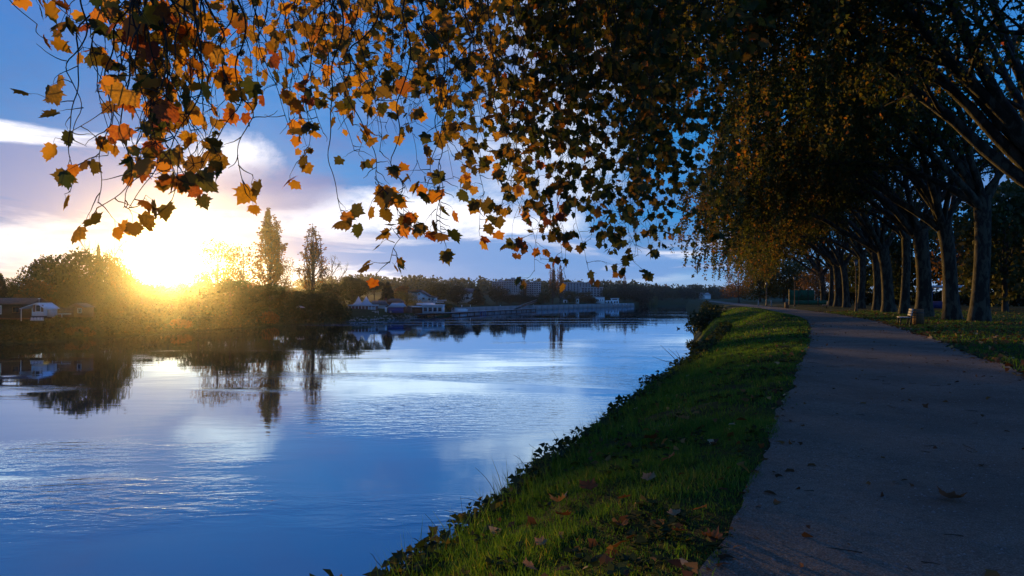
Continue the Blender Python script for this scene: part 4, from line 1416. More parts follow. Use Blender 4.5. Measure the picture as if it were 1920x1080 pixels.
def window(parent, x0, x1, z0, z1, y, fr=0.07, m=None, shutters=False):
    """frame standing proud of the wall, pane set back in it"""
    f = MB()
    f.box(x0 - fr, x0, y - 0.05, y + 0.02, z0 - fr, z1 + fr)
    f.box(x1, x1 + fr, y - 0.05, y + 0.02, z0 - fr, z1 + fr)
    f.box(x0, x1, y - 0.05, y + 0.02, z1, z1 + fr)
    f.box(x0, x1, y - 0.05, y + 0.02, z0 - fr, z0)
    w = f.build('window', m or M_WHITE, parent)
    MB().box(x0, x1, y - 0.012, y - 0.004, z0, z1).build('pane', M_GLASS, w)
    return w


# white gabled chalet
d = 101.0
c = place('chalet', 'white gabled chalet with dark shutters and a lattice balcony', 'chalet', 72, d, -1.15, 0.1)
wd = S(23, d)
h = S(27, d)
MB().prism([(-wd / 2, 0.35), (wd / 2, 0.35), (wd / 2, h - 0.55), (0, h + 0.05), (-wd / 2, h - 0.55)], 0, 3.4).build('wall', M_WHITE, c)
rf = MB()
rf.prism([(-wd / 2 - 1.25, h - 0.62), (0, h + 0.10), (0, h + 0.20), (-wd / 2 - 1.3, h - 0.54)], -0.5, 3.6)
rf.prism([(0.002, h + 0.10), (wd / 2 + 0.25, h - 0.66), (wd / 2 + 0.25, h - 0.56), (0.002, h + 0.20)], -0.5, 3.6)
rf.build('roof', M_WHITE, c)
window(c, -0.26, 0.26, 0.95, 1.75, 0.0)
for s_ in (-0.5, 0.5):
    MB().box(s_ - 0.14, s_ + 0.14, -0.05, -0.003, 0.9, 1.8).build('shutter', M_WOOD, c)
bl = MB()
for k in range(9):
    xx = -0.72 + 0.18 * k
    bl.prism([(xx - 0.045, -0.15), (xx + 0.045, -0.15), (xx + 0.06, 0.06), (xx, 0.22), (xx - 0.06, 0.06)], -0.30, -0.27)
bl.box(-0.85, 0.85, -0.31, -0.26, -0.22, -0.15)
bl.build('balustrade', M_WHITE, c)
MB().box(-1.95, -1.88, -0.4, -0.33, -0.3, h - 0.62).build('porch_post', M_WHITE, c)
MB().tube([(0, 0.2, h + 0.1), (0, 0.2, h + 0.75)], 0.02, 6).box(-0.14, 0.14, 0.18, 0.22, h + 0.70, h + 0.78).build('aerial', M_WHITE, c)
MB().box(0.83, 1.35, 0.6, 1.6, 0.2, h - 0.75).build('side_bay', M_CREAM, c)

# long chalet at the left edge
c = place('chalet', 'long chalet with a pale low roof and dark wooden wall at the left edge', 'chalet', 10, 104, -1.2, 0.03)
MB().box(-6, 3.2, 0.2, 4.5, 0, 2.05).build('wall', M_DARK, c)
MB().prism_x([(-0.5, 2.0), (2.4, 2.75), (5.0, 2.1), (5.0, 1.98), (2.4, 2.6), (-0.5, 1.9)], -6.4, 3.5).build('roof', M_ROOF2, c)
window(c, -1.25, -0.75, 0.7, 1.6, 0.2, 0.16)
window(c, 0.9, 1.7, 0.8, 1.5, 0.2, 0.06, M_WOOD)
MB().box(-6, 3.2, -1.2, 0.15, -0.1, 0.06).build('deck', M_WOOD, c)
# second gabled chalet, right of it
c = place('chalet', 'small cream chalet with a gabled canopy nearer the sun', 'chalet', 142, 106, -1.1, 0.05)
MB().prism([(-0.25, 0), (1.6, 0), (1.6, 1.7), (0.3, 2.3), (-0.25, 2.0)], 0, 3).build('wall', M_WOOD, c)
MB().prism([(-1.1, 1.72), (0.25, 2.32), (1.8, 1.66), (1.8, 1.76), (0.25, 2.44), (-1.1, 1.82)], -0.5, 3.2).build('roof', M_ROOF, c)
c.scale = (0.8, 0.8, 0.8)
window(c, 0.4, 0.95, 0.8, 1.5, 0.0)
MB().box(-3.2, -0.3, 0.5, 4.5, 0, 1.6).build('side_wing', M_WOOD, c)
MB().box(-3.4, -0.3, -0.9, -0.8, 0.55, 0.65).box(-3.4, -3.3, -0.9, -0.8, 0, 0.55).box(-1.9, -1.8, -0.9, -0.8, 0, 0.55).build('railing', M_WHITE, c)
# parasol
d = 172
c = place('parasol', 'white parasol on the lawn under the thin poplar', 'parasol', 563, d)
zt = Z(574, d) - far_z(563, d)
MB().tube([(0, 0, 0), (0, 0, zt)], 0.04, 6).build('pole', M_METAL, c)
MB().lathe([(1.05, zt - 0.36), (1.0, zt - 0.28), (0.5, zt - 0.08), (0.03, zt + 0.06)], 8).build('canopy', M_FABRIC, c)

# pagoda tents
d = 200
zb = Z(587.0, d)
c = place('marquee', 'white marquee with two pointed pagoda roofs and dark glazed walls', 'tent', 676, d, zb)
u1 = S(1, d)
eave = 13 * u1
rfp = [(1.0, eave), (0.62, eave + 3.2 * u1), (0.34, eave + 8 * u1), (0.14, eave + 14.5 * u1), (0.02, eave + 18.5 * u1)]
for cxp, half in ((-9.5, 16.5), (5.2, 16.5)):
    m_ = MB()
    V, Fc = [], []
    for r, z in rfp:
        q = r * half * u1 * (0.9 if cxp < 0 else 1)
        V += [(cxp * u1 - q, 4 - q * 0.8, z), (cxp * u1 + q, 4 - q * 0.8, z), (cxp * u1 + q, 4 + q * 0.8, z), (cxp * u1 - q, 4 + q * 0.8, z)]
    for k in range(len(rfp) - 1):
        for e in range(4):
            Fc.append((k * 4 + e, k * 4 + (e + 1) % 4, k * 4 + 4 + (e + 1) % 4, k * 4 + 4 + e))
    m_.add(V, Fc).build('tent_roof', M_FABRIC, c)
MB().box(-26 * u1, 25 * u1, 2.1, 6.4, 0.05, eave).build('glazed_wall', M_BRICK, c)
MB().box(-26.6 * u1, 26 * u1, 1.93, 6.6, eave, eave + 0.35).build('valance', M_FABRIC, c)
for k in range(9):
    xx = (-26 + 6.35 * k) * u1
    MB().box(xx - 0.06, xx + 0.06, 1.98, 2.09, 0, eave).build('post', M_WHITE, c)
MB().box(12 * u1, 25 * u1, 2.03, 2.09, 0.2, eave - 0.25).build('white_panel', M_CONC, c)
c = place('railing', 'low white railing in front of the pagoda tents', 'railing', 676, 197, Z(588.5, 197))
MB().box(-4.6, 4.6, 0, 0.06, 0.62, 0.70).build('top_rail', M_WHITE, c)
MB().box(-4.6, 4.6, 0, 0.06, 0.32, 0.38).build('middle_rail', M_WHITE, c)
for k in range(13):
    MB().box(-4.6 + 0.76 * k, -4.54 + 0.76 * k, -0.065, -0.003, -0.3, 0.72).build('post', M_WHITE, c)


def hip(name, m, parent, x0, x1, y0, y1, z0, z1, inset):
    V = [(x0, y0, z0), (x1, y0, z0), (x1, y1, z0), (x0, y1, z0), (x0 + inset, (y0 + y1) / 2, z1), (x1 - inset, (y0 + y1) / 2, z1)]
    return MB().add(V, [(0, 3, 2, 1), (0, 1, 5, 4), (1, 2, 5), (2, 3, 4, 5), (3, 0, 4)]).build(name, m, parent)


# grey roofed house, brown house, blue hall, pavilion, gabled house
d = 212
zb = Z(587, d)
u1 = S(1, d)
c = place('house', 'low house with a grey tiled roof right behind the tents', 'house', 706, d, zb)
MB().box(-14 * u1, 16 * u1, 0, 7, 0, 15 * u1).build('wall', M_CREAM, c)
hip('roof', M_ROOF, c, -15 * u1, 17 * u1, -0.4, 7.4, 15.05 * u1, 23.5 * u1, 0.6)
c = place('house', 'red brown house with a chimney behind the blue hall', 'house', 738, 216, zb)
MB().box(-18 * u1, 14 * u1, 0, 8, 0, 20 * u1).build('wall', M_BRICK, c)
rf = hip('roof', M_ROOF2, c, -19 * u1, 15 * u1, -0.4, 8.4, 20.05 * u1, 27 * u1, 1.2)
MB().box(-17 * u1, -15.4 * u1, 1, 1.9, 19 * u1, 28.5 * u1).build('chimney', M_BRICK, rf)
window(c, -13 * u1, -10 * u1, 10 * u1, 16 * u1, 0)
hip('porch_roof', M_ROOF2, c, -31 * u1, -8 * u1, -3.5, -0.03, 11 * u1, 16 * u1, 1.0)
MB().box(-28 * u1, -13 * u1, -3.0, -0.05, 0, 10.9 * u1).build('porch_wall', M_WOOD, c)
d = 205
u1 = S(1, d)
zb = Z(587, d)
c = place('hall', 'hall with blue walls, a white column and a white sloping roof', 'hall', 741, d, zb)
MB().box(-13 * u1, 15 * u1, 0, 5, 0, 11 * u1).build('wall', M_BLUE, c)
MB().add([(-14 * u1, -0.4, 11.02 * u1), (17 * u1, -0.4, 11.02 * u1), (11 * u1, 4.5, 19 * u1), (-11 * u1, 4.5, 19 * u1), (-14 * u1, 5.5, 11.02 * u1), (17 * u1, 5.5, 11.02 * u1)],
         [(0, 1, 2, 3), (1, 5, 2), (0, 3, 4), (2, 5, 4, 3), (0, 4, 5, 1)]).build('roof', M_FABRIC, c)
MB().box(-19 * u1, -15.5 * u1, -0.3, 0.2, 0, 11 * u1).build('column', M_WHITE, c)
MB().box(15.2 * u1, 27 * u1, 0.4, 5, 0, 12 * u1).build('side_wing', M_BRICK, c)
MB().box(-10 * u1, -7 * u1, -0.05, -0.003, 0, 4 * u1).build('door', M_CREAM, c)
d = 222
u1 = S(1, d)
zb = Z(587.5, d)
c = place('pavilion', 'white flat roofed pavilion with four wide windows by the pier', 'pavilion', 811, d, zb)
MB().box(-19 * u1, 19 * u1, 0, 6, 0, 14.4 * u1).build('wall', M_WHITE, c)
MB().box(-20 * u1, 20 * u1, -0.5, 6.3, 14.42 * u1, 16.2 * u1).build('roof', M_WHITE, c)
for k in range(4):
    x0 = (-16.5 + 9.0 * k) * u1
    window(c, x0, x0 + 6.4 * u1, 3.6 * u1, 11.0 * u1, 0, 0.09)
MB().box(-42 * u1, -19.1 * u1, 0.5, 6, 0, 11.4 * u1).build('dark_wing', M_BRICK, c)
MB().box(-44 * u1, -19.1 * u1, -0.5, 6.2, 11.42 * u1, 13.2 * u1).build('wing_roof', M_WHITE, c)
MB().box(-35 * u1, -2 * u1, 6.4, 11, 15 * u1, 19.0 * u1).build('roof_light', M_WHITE, c)
for k, (px, y0, w) in enumerate(((812, 566, 36), (822, 562.5, 28))):
    c = place('shelter', ('flat white roofed shelter just behind the pavilion', 'upper flat white roofed shelter at the back of the pavilion')[k], 'shelter', px, 236 + 8 * k, zb)
    uu = S(1, 236)
    MB().box(-w / 2 * uu, w / 2 * uu, 0, 4, Z(y0 + 2, 236) - zb, Z(y0, 236) - zb).build('roof', M_CONC, c)
    for s_ in (-0.42, 0, 0.42):
        MB().box(w * s_ * uu - 0.1, w * s_ * uu + 0.1, 0.3, 0.5, 0, Z(y0 + 2, 236) - zb - 0.01).build('post', M_METAL, c)
d = 262
u1 = S(1, d)
zb = Z(558, d)
c = place('house', 'white house with a dark gabled roof on the slope above the pavilion', 'house', 798, d, zb - 1.5)
MB().prism([(-15 * u1, 0), (17 * u1, 0), (17 * u1, 8 * u1), (6 * u1, 10 * u1), (-11 * u1, 20 * u1), (-15 * u1, 17.5 * u1)], 0, 9).build('wall', M_WHITE, c)
MB().prism([(-34 * u1, 20 * u1), (-11 * u1, 20.6 * u1), (6 * u1, 10.4 * u1), (19 * u1, 8.3 * u1), (19 * u1, 9.4 * u1), (6 * u1, 11.8 * u1), (-10.6 * u1, 22.4 * u1), (-34 * u1, 21.4 * u1)], -0.7, 9.5).build('roof', M_ROOF3, c)
MB().box(-33 * u1, -15.2 * u1, 1, 9, 0, 19.8 * u1).build('wing', M_CREAM, c)
for x0, z0, w, hh in ((-13.5, 13.4, 2.2, 3.4), (-6, 5.0, 4, 3.0), (5, 4.2, 3.6, 2.6), (12, 3.5, 3, 2.6)):
    window(c, x0 * u1, (x0 + w) * u1, z0 * u1, (z0 + hh) * u1, 0, 0.05, M_ROOF3)
c = place('house', 'pale grey house half hidden behind the dark cone shaped tree', 'house', 878, 330, None)
MB().box(-5, 5, 0, 6, 0, 4.2).build('wall', M_CREAM, c)
hip('roof', M_ROOF, c, -5.5, 5.5, -0.5, 6.5, 4.22, 6.3, 2)
window(c, -1, 0.2, 1.6, 2.8, 0)

# pier, houseboat, gangway, promenade
def line_pt(px, py):
    d_ = (EYE - WATER) * F / (py - HY)
    return np.array([X(px, d_), d_, 0.0])


a, b = line_pt(786, 595.0), line_pt(1000, 582.6)
ang = math.atan2(b[1] - a[1], b[0] - a[0])
Lp = np.linalg.norm(b - a)
c = thing('pier', 'long dark wooden pier running from the pavilion to the gangway', 'pier', (a[0], a[1], WATER), ang)
nb = 40
MB().box(0, Lp, -1.2, 1.2, 0.55, 0.92).build('beam', M_DARK, c)
deck = new_mesh('plank', *(lambda m_: (m_.v, m_.f))(MB().box(0.02, Lp / nb - 0.03, -1.35, 1.35, 0.925, 1.0)), M_CONC)
for k in range(nb):
    put('plank', deck, c, (k * Lp / nb, 0, 0))
pile = new_mesh('pile', *(lambda m_: (m_.v, m_.f))(MB().tube([(0, 0, -1.5), (0, 0, 0.7)], 0.14, 8)), M_DARK)
for k in range(18):
    put('pile', pile, c, (1 + k * (Lp - 2) / 17, -1.25, 0))
ctrl = line_pt(877, 590.2)
for k, (t, q) in enumerate(((0.40, 0), (0.415, 1), (0.43, 2), (0.445, 3))):
    put('fender', new_mesh('fender', *(lambda m_: (m_.v, m_.f))(MB().box(-0.25, 0.25, -1.5, -1.37, 0.1, 0.95)), M_BLUE), c, (Lp * t, 0, 0))
# houseboat
ph = line_pt(863, 588.2)
c = thing('houseboat', 'small white houseboat with a dark windowed cabin moored behind the pier', 'boat', (ph[0], ph[1] + 3.2, WATER), ang)
u1 = S(1, ph[1])
MB().prism([(-14 * u1, 0.2), (16 * u1, 0.2), (18.5 * u1, 1.5), (-15 * u1, 1.5)], -1.3, 1.3).build('hull', M_WHITE, c)
MB().box(-14 * u1, -7 * u1, -1.1, 1.1, 1.51, 9.6 * u1).build('wheelhouse', M_WHITE, c)
cb = MB().box(-4 * u1, 12 * u1, -1.0, 1.0, 1.51, 8.3 * u1).build('cabin', M_WHITE, c)
MB().box(-3.2 * u1, 11 * u1, -1.05, -1.003, 4.0 * u1 + 0.6, 8.0 * u1).build('pane', M_GLASS, cb)
MB().box(-4.5 * u1, 13 * u1, -1.15, 1.15, 8.32 * u1, 9.2 * u1).build('cabin_roof', M_WHITE, c)
MB().tube([(-7 * u1, -1.0, 9.6 * u1), (-4 * u1, -1.0, 11.4 * u1)], 0.06, 5).build('boom', M_METAL, c)
# gangway
g0, g1 = line_pt(966, 584.6), line_pt(1006, 581.5)
c = thing('gangway', 'dark sloping gangway rising from the pier to the promenade', 'gangway', (g0[0], g0[1], WATER + 1.0), math.atan2(g1[1] + 16 - g0[1], g1[0] - g0[0]))
Lg = math.hypot(g1[0] - g0[0], g1[1] + 16 - g0[1])
MB().prism([(0, 0), (Lg, 2.6), (Lg, 2.75), (0, 0.15)], -0.6, 0.6).build('ramp', M_DARK, c)
MB().prism([(0, 1.0), (Lg, 3.6), (Lg, 3.72), (0, 1.12)], -0.6, -0.52).build('handrail', M_CONC, c)
for k in range(9):
    t = k / 8
    MB().box(t * Lg - 0.04, t * Lg + 0.04, -0.68, -0.605, 2.6 * t, 2.6 * t + 1.1).build('post', M_DARK, c)

# promenade: sloping stone wall, slab by slab
PR = [line_pt(*q) for q in ((845, 588.6), (905, 585.4), (960, 582.8), (1020, 580.6), (1080, 578.4), (1140, 576.3), (1190, 574.9))]
PRp = np.array(PR)
root = tag(put('promenade_coping', new_mesh('promenade_coping', *(lambda m_: (m_.v, m_.f))(
    MB().add([tuple(p + np.array([0.0, 2.6, WATER + 1.85])) for p in PRp] + [tuple(p + np.array([0.0, 7.5, WATER + 1.85])) for p in PRp]
             + [tuple(p + np.array([0.0, 2.6, WATER + 2.1])) for p in PRp] + [tuple(p + np.array([0.0, 7.5, WATER + 2.1])) for p in PRp],
             [(k, k + 1, k + 15, k + 14) for k in range(6)] + [(k + 14, k + 15, k + 22, k + 21) for k in range(6)] + [(k + 7, k + 21, k + 22, k + 8) for k in range(6)])), M_STONE)),
    'long pale stone promenade wall sloping into the water on the far bank', 'embankment')
ns_ = 34
acc = np.concatenate(([0], np.cumsum(np.linalg.norm(np.diff(PRp, axis=0), axis=1))))
for k in range(ns_):
    t0, t1 = acc[-1] * k / ns_ + 0.08, acc[-1] * (k + 1) / ns_ - 0.08
    p0 = np.array([np.interp(t0, acc, PRp[:, q]) for q in range(3)])
    p1 = np.array([np.interp(t1, acc, PRp[:, q]) for q in range(3)])
    V = [p0 + (0, -0.3, WATER - 0.4), p1 + (0, -0.3, WATER - 0.4), p1 + (0, 2.55, WATER + 1.9), p0 + (0, 2.55, WATER + 1.9),
         p0 + (0, 1.2, WATER - 0.4), p1 + (0, 1.2, WATER - 0.4), p1 + (0, 4.0, WATER + 1.8), p0 + (0, 4.0, WATER + 1.8)]
    MB().add(V, [(0, 1, 2, 3), (0, 4, 5, 1), (1, 5, 6, 2), (2, 6, 7, 3), (3, 7, 4, 0)]).build('slab', M_STONE, root)
# the stone toe in front of the tents
rngt = np.random.default_rng(5)
stn = [new_mesh('stone', *(lambda q: (q[0] * np.array([0.55, 0.45, 0.33]), q[1]))((lambda: (np.array([(-1, -.7, -1), (1, -.8, -1), (.9, .8, -1), (-.9, .9, -1), (-.7, -.5, .8), (.6, -.6, 1), (.7, .5, .9), (-.6, .6, .7)]) * (1 + rngt.normal(size=(8, 3)) * 0.12), [(4, 5, 6, 7), (0, 1, 5, 4), (1, 2, 6, 5), (2, 3, 7, 6), (3, 0, 4, 7)]))()), M_STONE) for _ in range(4)]
c = None
for k in range(130):
    px = 655 + 165 * (k + rngt.random()) / 130
    d_ = np.interp(px, FS_PX, FS_D) + 0.6 + rngt.random() ** 1.5 * 4.0
    if c is None:
        c = thing('riprap', 'line of loose pale stones at the water below the tents and the pavilion', 'stones', (X(655, d_), d_, -3.5))
        c0 = np.array(c.location)
    s_ = rngt.uniform(0.2, 0.55)
    o = put('stone', stn[k % 4], c, tuple(np.array([X(px, d_), d_, far_z(px, d_) + 0.05]) - c0))
    o.scale = (s_, s_, s_)
    o.rotation_euler = (0, 0, rngt.uniform(0, 6))

# white boathouses and flats
d = 448
u1 = S(1, d)
zb = Z(571, d)
c = place('boathouse', 'tall plain white boathouse on the promenade', 'boathouse', 1127, d, zb)
MB().box(-8 * u1, 6.6 * u1, 0, 7, 0, 14 * u1).build('wall', M_WHITE, c)
MB().box(-8.4 * u1, 7 * u1, -0.3, 7.2, 14.05 * u1, 15.2 * u1).build('roof', M_ROOF3, c)
for k in range(3):
    window(c, (-5.5 + 4 * k) * u1, (-4.2 + 4 * k) * u1, 7 * u1, 9.5 * u1, 0, 0.05)
c = place('boathouse', 'low white boathouse with a dark veranda right of the tall one', 'boathouse', 1150, d + 18, zb)
MB().box(-13 * u1, 11 * u1, 0, 6, 0, 7.5 * u1).build('wall', M_WHITE, c)
MB().box(-2.5 * u1, 11 * u1, 1.0, 6, 7.52 * u1, 11 * u1).build('upper_floor', M_WHITE, c)
MB().box(-3.5 * u1, 12 * u1, 0.4, 6.5, 11.02 * u1, 12 * u1).build('roof', M_WHITE, c)
for x0 in (-10.5, -5, 1.5, 6):
    window(c, x0 * u1, (x0 + 2.6) * u1, 2.2 * u1, 6 * u1, 0, 0.05)
MB().box(-1.5 * u1, 8 * u1, 0.93, 0.99, 8.6 * u1, 10.2 * u1).build('pane', M_GLASS, c)
c = place('fence', 'low white fence along the promenade before the boathouses', 'fence', 1136, d + 5, zb - 0.1)
MB().box(-9, 12, 0, 0.1, 0.55, 0.7).build('rail', M_WHITE, c)
for k in range(12):
    MB().box(-9 + 1.9 * k, -8.75 + 1.9 * k, -0.12, -0.003, -0.2, 0.85).build('post', M_WHITE, c)
for px, w, y0, y1, lab in ((1060, 7, 562, 570, 'small white cabin beside the lowest hanging leaves'), (1010, 9, 566, 573, 'pair of white sheds left of the lowest hanging leaves'), (1083, 5, 560, 569, 'narrow white hut between the trees of the promenade')):
    zc = Z(y1, 418)
    c = place('cabin', lab, 'cabin', px, 418, zc)
    q = S(w / 2, 418)
    hh = S(y1 - y0, 418)
    MB().box(-q, q, 0, 3, -0.6, hh).build('wall', M_WHITE, c)
    hip('roof', M_ROOF, c, -q - 0.2, q + 0.2, -0.2, 3.2, hh + 0.01, hh + 0.9, 0.5)
    window(c, -q * 0.4, q * 0.4, hh * 0.35, hh * 0.75, 0, 0.05, M_ROOF3)


def flats(label, px, d, w, y0, y1, floors, bays, tower=None, z0=None):
    u = S(1, d)
    zg = far_z(px, d)
    c = place('block_of_flats', label, 'flats', px, d, zg)
    ht = Z(y0, d) - zg
    hb = Z(y1, d) - zg
    W = w * u
    MB().box(-W / 2, W / 2, 0, 12, -1, ht).build('wall', M_CONC, c)
    fh = (ht - hb) / floors
    pane = new_mesh('pane', *(lambda m_: (m_.v, m_.f))(MB().box(-W / bays * 0.30, W / bays * 0.30, -0.05, -0.003, 0.3 * fh, 0.82 * fh)), M_GLASS)
    bal = new_mesh('balcony', *(lambda m_: (m_.v, m_.f))(MB().box(-W / bays * 0.42, W / bays * 0.42, -1.3, -0.06, 0.0, 0.1 * fh).box(-W / bays * 0.42, W / bays * 0.42, -1.3, -1.22, 0.11 * fh, 0.32 * fh)), M_CONC)
    for f_ in range(floors):
        for b_ in range(bays):
            xx = -W / 2 + W * (b_ + 0.5) / bays
            put('pane', pane, c, (xx, 0, hb + f_ * fh))
            if b_ % 2 == 0:
                put('balcony', bal, c, (xx, 0, hb + f_ * fh))
    MB().box(-W / 2 - 0.4, W / 2 + 0.4, -0.6, 12.4, ht + 0.02, ht + 0.6).build('roof', M_CONC, c)
    if tower:
        MB().box(tower[0] * u, tower[1] * u, 3, 8, ht + 0.62, ht + 0.62 + tower[2] * u).build('lift_house', M_CONC, c)
    return c


flats('lower left block of flats above the dark hedge trees', 936, 520, 26, 529, 549, 6, 6, (-1, 6, 3.0))
flats('taller block of flats with a roof house above the dark hedge trees', 967, 500, 34, 524.5, 549, 7, 8, (-9, -1, 2.6))
flats('right hand block of flats seen between hanging leaves', 1001, 515, 26, 530, 552, 6, 6)
flats('wide terraced flats behind the lowest hanging leaves', 1080, 560, 56, 531, 553, 6, 10)
flats('low stepped flats above the tall boathouse', 1110, 540, 40, 540, 556, 4, 7)
c = place('shed', 'white shed on the shore at the far end of the bay', 'shed', 1322, 690)
MB().box(-5, 5, 0, 5, 0, 5.0).build('wall', M_WHITE, c)
hip('roof', M_CONC, c, -5.5, 5.5, -0.5, 5.5, 5.02, 7.2, 2)

# lamp posts and pale mooring posts on the promenade
for k, (px, y1, y0) in enumerate(((882, 571.5, 577), (938, 572, 577), (866, 572, 578), (1000, 571, 577))):
    d_ = float(np.interp(px, FS_PX, FS_D)) + 4
    c = place('mooring_post', ('white post above the houseboat cabin', 'white post on the promenade under the flats', 'white post beside the houseboat wheelhouse', 'white post above the gangway')[k], 'post', px, d_, Z(y0 + 1, d_), 0, 'posts on the promenade')
    MB().tube([(0, 0, -1.0), (0, 0, S(y0 - y1, d_))], 0.09, 6).lathe([(0.16, S(y0 - y1, d_)), (0.18, S(y0 - y1, d_) + 0.12), (0.05, S(y0 - y1, d_) + 0.25)], 6).build('post', M_WHITE, c)

# ducks
DUCK = new_mesh('duck', *(lambda q: (q[0], q[1]))(tube([(-0.27, 0, 0.12), (-0.22, 0, 0.10), (-0.12, 0, 0.07), (0.02, 0, 0.06), (0.13, 0, 0.08), (0.17, 0, 0.16), (0.175, 0, 0.24), (0.21, 0, 0.275), (0.25, 0, 0.265), (0.275, 0, 0.255), (0.33, 0, 0.245)],
                                                      [0.006, 0.03, 0.085, 0.105, 0.085, 0.05, 0.04, 0.047, 0.038, 0.017, 0.006], 10)), M_DUCK, smooth=True)
for k, (px, py, lab) in enumerate(((1272, 616.5, 'dark duck swimming farthest left of the group'), (1304, 621.5, 'dark duck nearest the camera, left of the trio'), (1315, 620, 'dark duck in the middle of the trio'),
                                   (1325, 621.8, 'dark duck at the right end of the trio'), (1344, 611.5, 'dark duck ahead of the trio, towards the bank'), (1355, 611, 'dark duck closest to the bank bush'))):
    p = line_pt(px, py)
    o = tag(put('duck', DUCK, None, (p[0], p[1], WATER + 0.0)), lab, 'duck', 'ducks on the river')
    o.rotation_euler = (0, 0, 0.5 * k + 2.6)
    o.scale = (1.25,) * 3

# ------------------------------------------------------------------ the park on the right
def gpt(px, d):
    x_ = X(px, d)
    return (x_, d, float(gz(x_, d)))


# bench: slatted, facing the river
d = 44.5
p = gpt(1695, d)
c = thing('park_bench', 'park bench with pale slats beside the path, next to the litter bin', 'bench', p, R(-111), 'benches along the path')
slat = new_mesh('slat', *(lambda m_: (m_.v, m_.f))(MB().box(-0.9, 0.9, -0.055, 0.055, -0.02, 0.02)), M_CONC)


def bench_parts(c):
    for k in range(4):
        put('seat_slat', slat, c, (0, -0.24 + 0.135 * k, 0.46))
    for k in range(3):
        o = put('back_slat', slat, c, (0, 0.30 + 0.03 * k, 0.60 + 0.145 * k))
        o.rotation_euler = (R(78), 0, 0)
    for s_ in (-0.7, 0.7):
        MB().prism_x([(-0.30, -0.05), (-0.24, -0.05), (-0.20, 0.40), (0.24, 0.40), (0.20, -0.05), (0.27, -0.05), (0.40, 0.93), (0.35, 0.93), (0.26, 0.435), (-0.28, 0.435)], s_ - 0.035, s_ + 0.035).build('leg_frame', M_METAL, c)


bench_parts(c)
c = thing('park_bench', 'distant park bench at the foot of the dark clump of planes', 'bench', gpt(1546, 104), R(-111), 'benches along the path')
bench_parts(c)
# litter bin with wooden slats
def bin_parts(c):
    MB().lathe([(0.22, 0.05), (0.26, 0.1), (0.26, 0.84), (0.22, 0.86)], 14).build('liner', M_METAL, c)
    sl = new_mesh('slat', *(lambda m_: (m_.v, m_.f))(MB().box(-0.048, 0.048, -0.30, -0.268, 0.06, 0.92)), M_WOOD)
    for k in range(16):
        o = put('slat', sl, c)
        o.rotation_euler = (0, 0, k * 2 * math.pi / 16)
    MB().lathe([(0.315, 0.68), (0.315, 0.73)], 16).build('hoop', M_METAL, c)


c = thing('litter_bin', 'slatted brown litter bin at the near end of the park bench', 'bin', gpt(1721, 44.2), 0, 'litter bins along the path')
bin_parts(c)
c = thing('litter_bin', 'distant brown litter bin on the grass verge at the bend of the path', 'bin', gpt(1475, 112), 0, 'litter bins along the path')
bin_parts(c)


def lamp_parts(c, h):
    MB().lathe([(0.16, -0.1), (0.16, 0.25), (0.11, 0.35), (0.10, 1.05), (0.06, 1.15), (0.055, h - 0.62)], 12).build('post', M_WOOD if h > 4.6 else M_METAL, c)
    MB().lathe([(0.06, h - 0.62), (0.16, h - 0.58), (0.16, h - 0.54)], 10).build('collar', M_METAL, c)
    MB().lathe([(0.12, h - 0.54), (0.21, h - 0.12)], 8).build('lantern', M_LAMP, c)
    MB().lathe([(0.27, h - 0.119), (0.24, h - 0.08), (0.05, h + 0.06), (0.03, h + 0.12)], 8).build('cap', M_METAL, c)


c = thing('street_lamp', 'tall lamp post with its sunlit edge standing before the dark plane clump', 'lamp', gpt(1605, 80), 0, 'lamp posts of the park')
lamp_parts(c, S(97, 80))
c = thing('street_lamp', 'lamp post in the clearing where the path bends', 'lamp', gpt(1490, 128), 0, 'lamp posts of the park')
lamp_parts(c, S(56, 128))
c = thing('street_lamp', 'farthest lamp post, left of the clearing beside the curtain of leaves', 'lamp', gpt(1437, 150), 0, 'lamp posts of the park')
lamp_parts(c, S(44, 150))
for px, d_, lab in ((1422, 142, 'short pale bollard at the left of the clearing'), (1446, 140, 'short pale bollard near the farthest lamp post')):
    c = thing('bollard', lab, 'bollard', gpt(px, d_), 0, 'bollards in the clearing')
    MB().lathe([(0.10, -0.1), (0.10, 0.78), (0.07, 0.84), (0.12, 0.9), (0.12, 0.98), (0.04, 1.05)], 10).build('post', M_CREAM, c)
# green netting fence
c = thing('netting_fence', 'green netting fence in the clearing behind the lamp post', 'fence', gpt(1502, 150), R(-12), None)
MB().box(-2.2, 2.4, 0, 0.04, 0.9, 2.9).build('netting', M_NET, c)
MB().box(-2.2, 8.5, 0.0, 0.03, 0.05, 0.88).build('mesh_panel', M_NET, c)
for k in range(7):
    MB().tube([(-2.2 + 1.75 * k, -0.06, -0.2), (-2.2 + 1.75 * k, -0.06, 3.0 if k < 3 else 1.0)], 0.05, 6).build('post', M_METAL, c)
# white roofed shelter between trunks
c = thing('shelter', 'white roofed shelter with blue posts seen between the big trunks', 'shelter', gpt(1766, 92), R(-15))
MB().box(-1.9, 1.9, -1.0, 1.5, 2.55, 2.85).build('roof', M_WHITE, c)
for s_ in (-1.3, 0.0, 1.3):
    MB().box(s_ - 0.12, s_ + 0.12, -0.8, -0.6, -0.1, 2.54).build('post', M_BLUE, c)
MB().box(-1.8, 1.8, 1.1, 1.2, 0.1, 1.0).build('back_panel', M_BLUE, c)

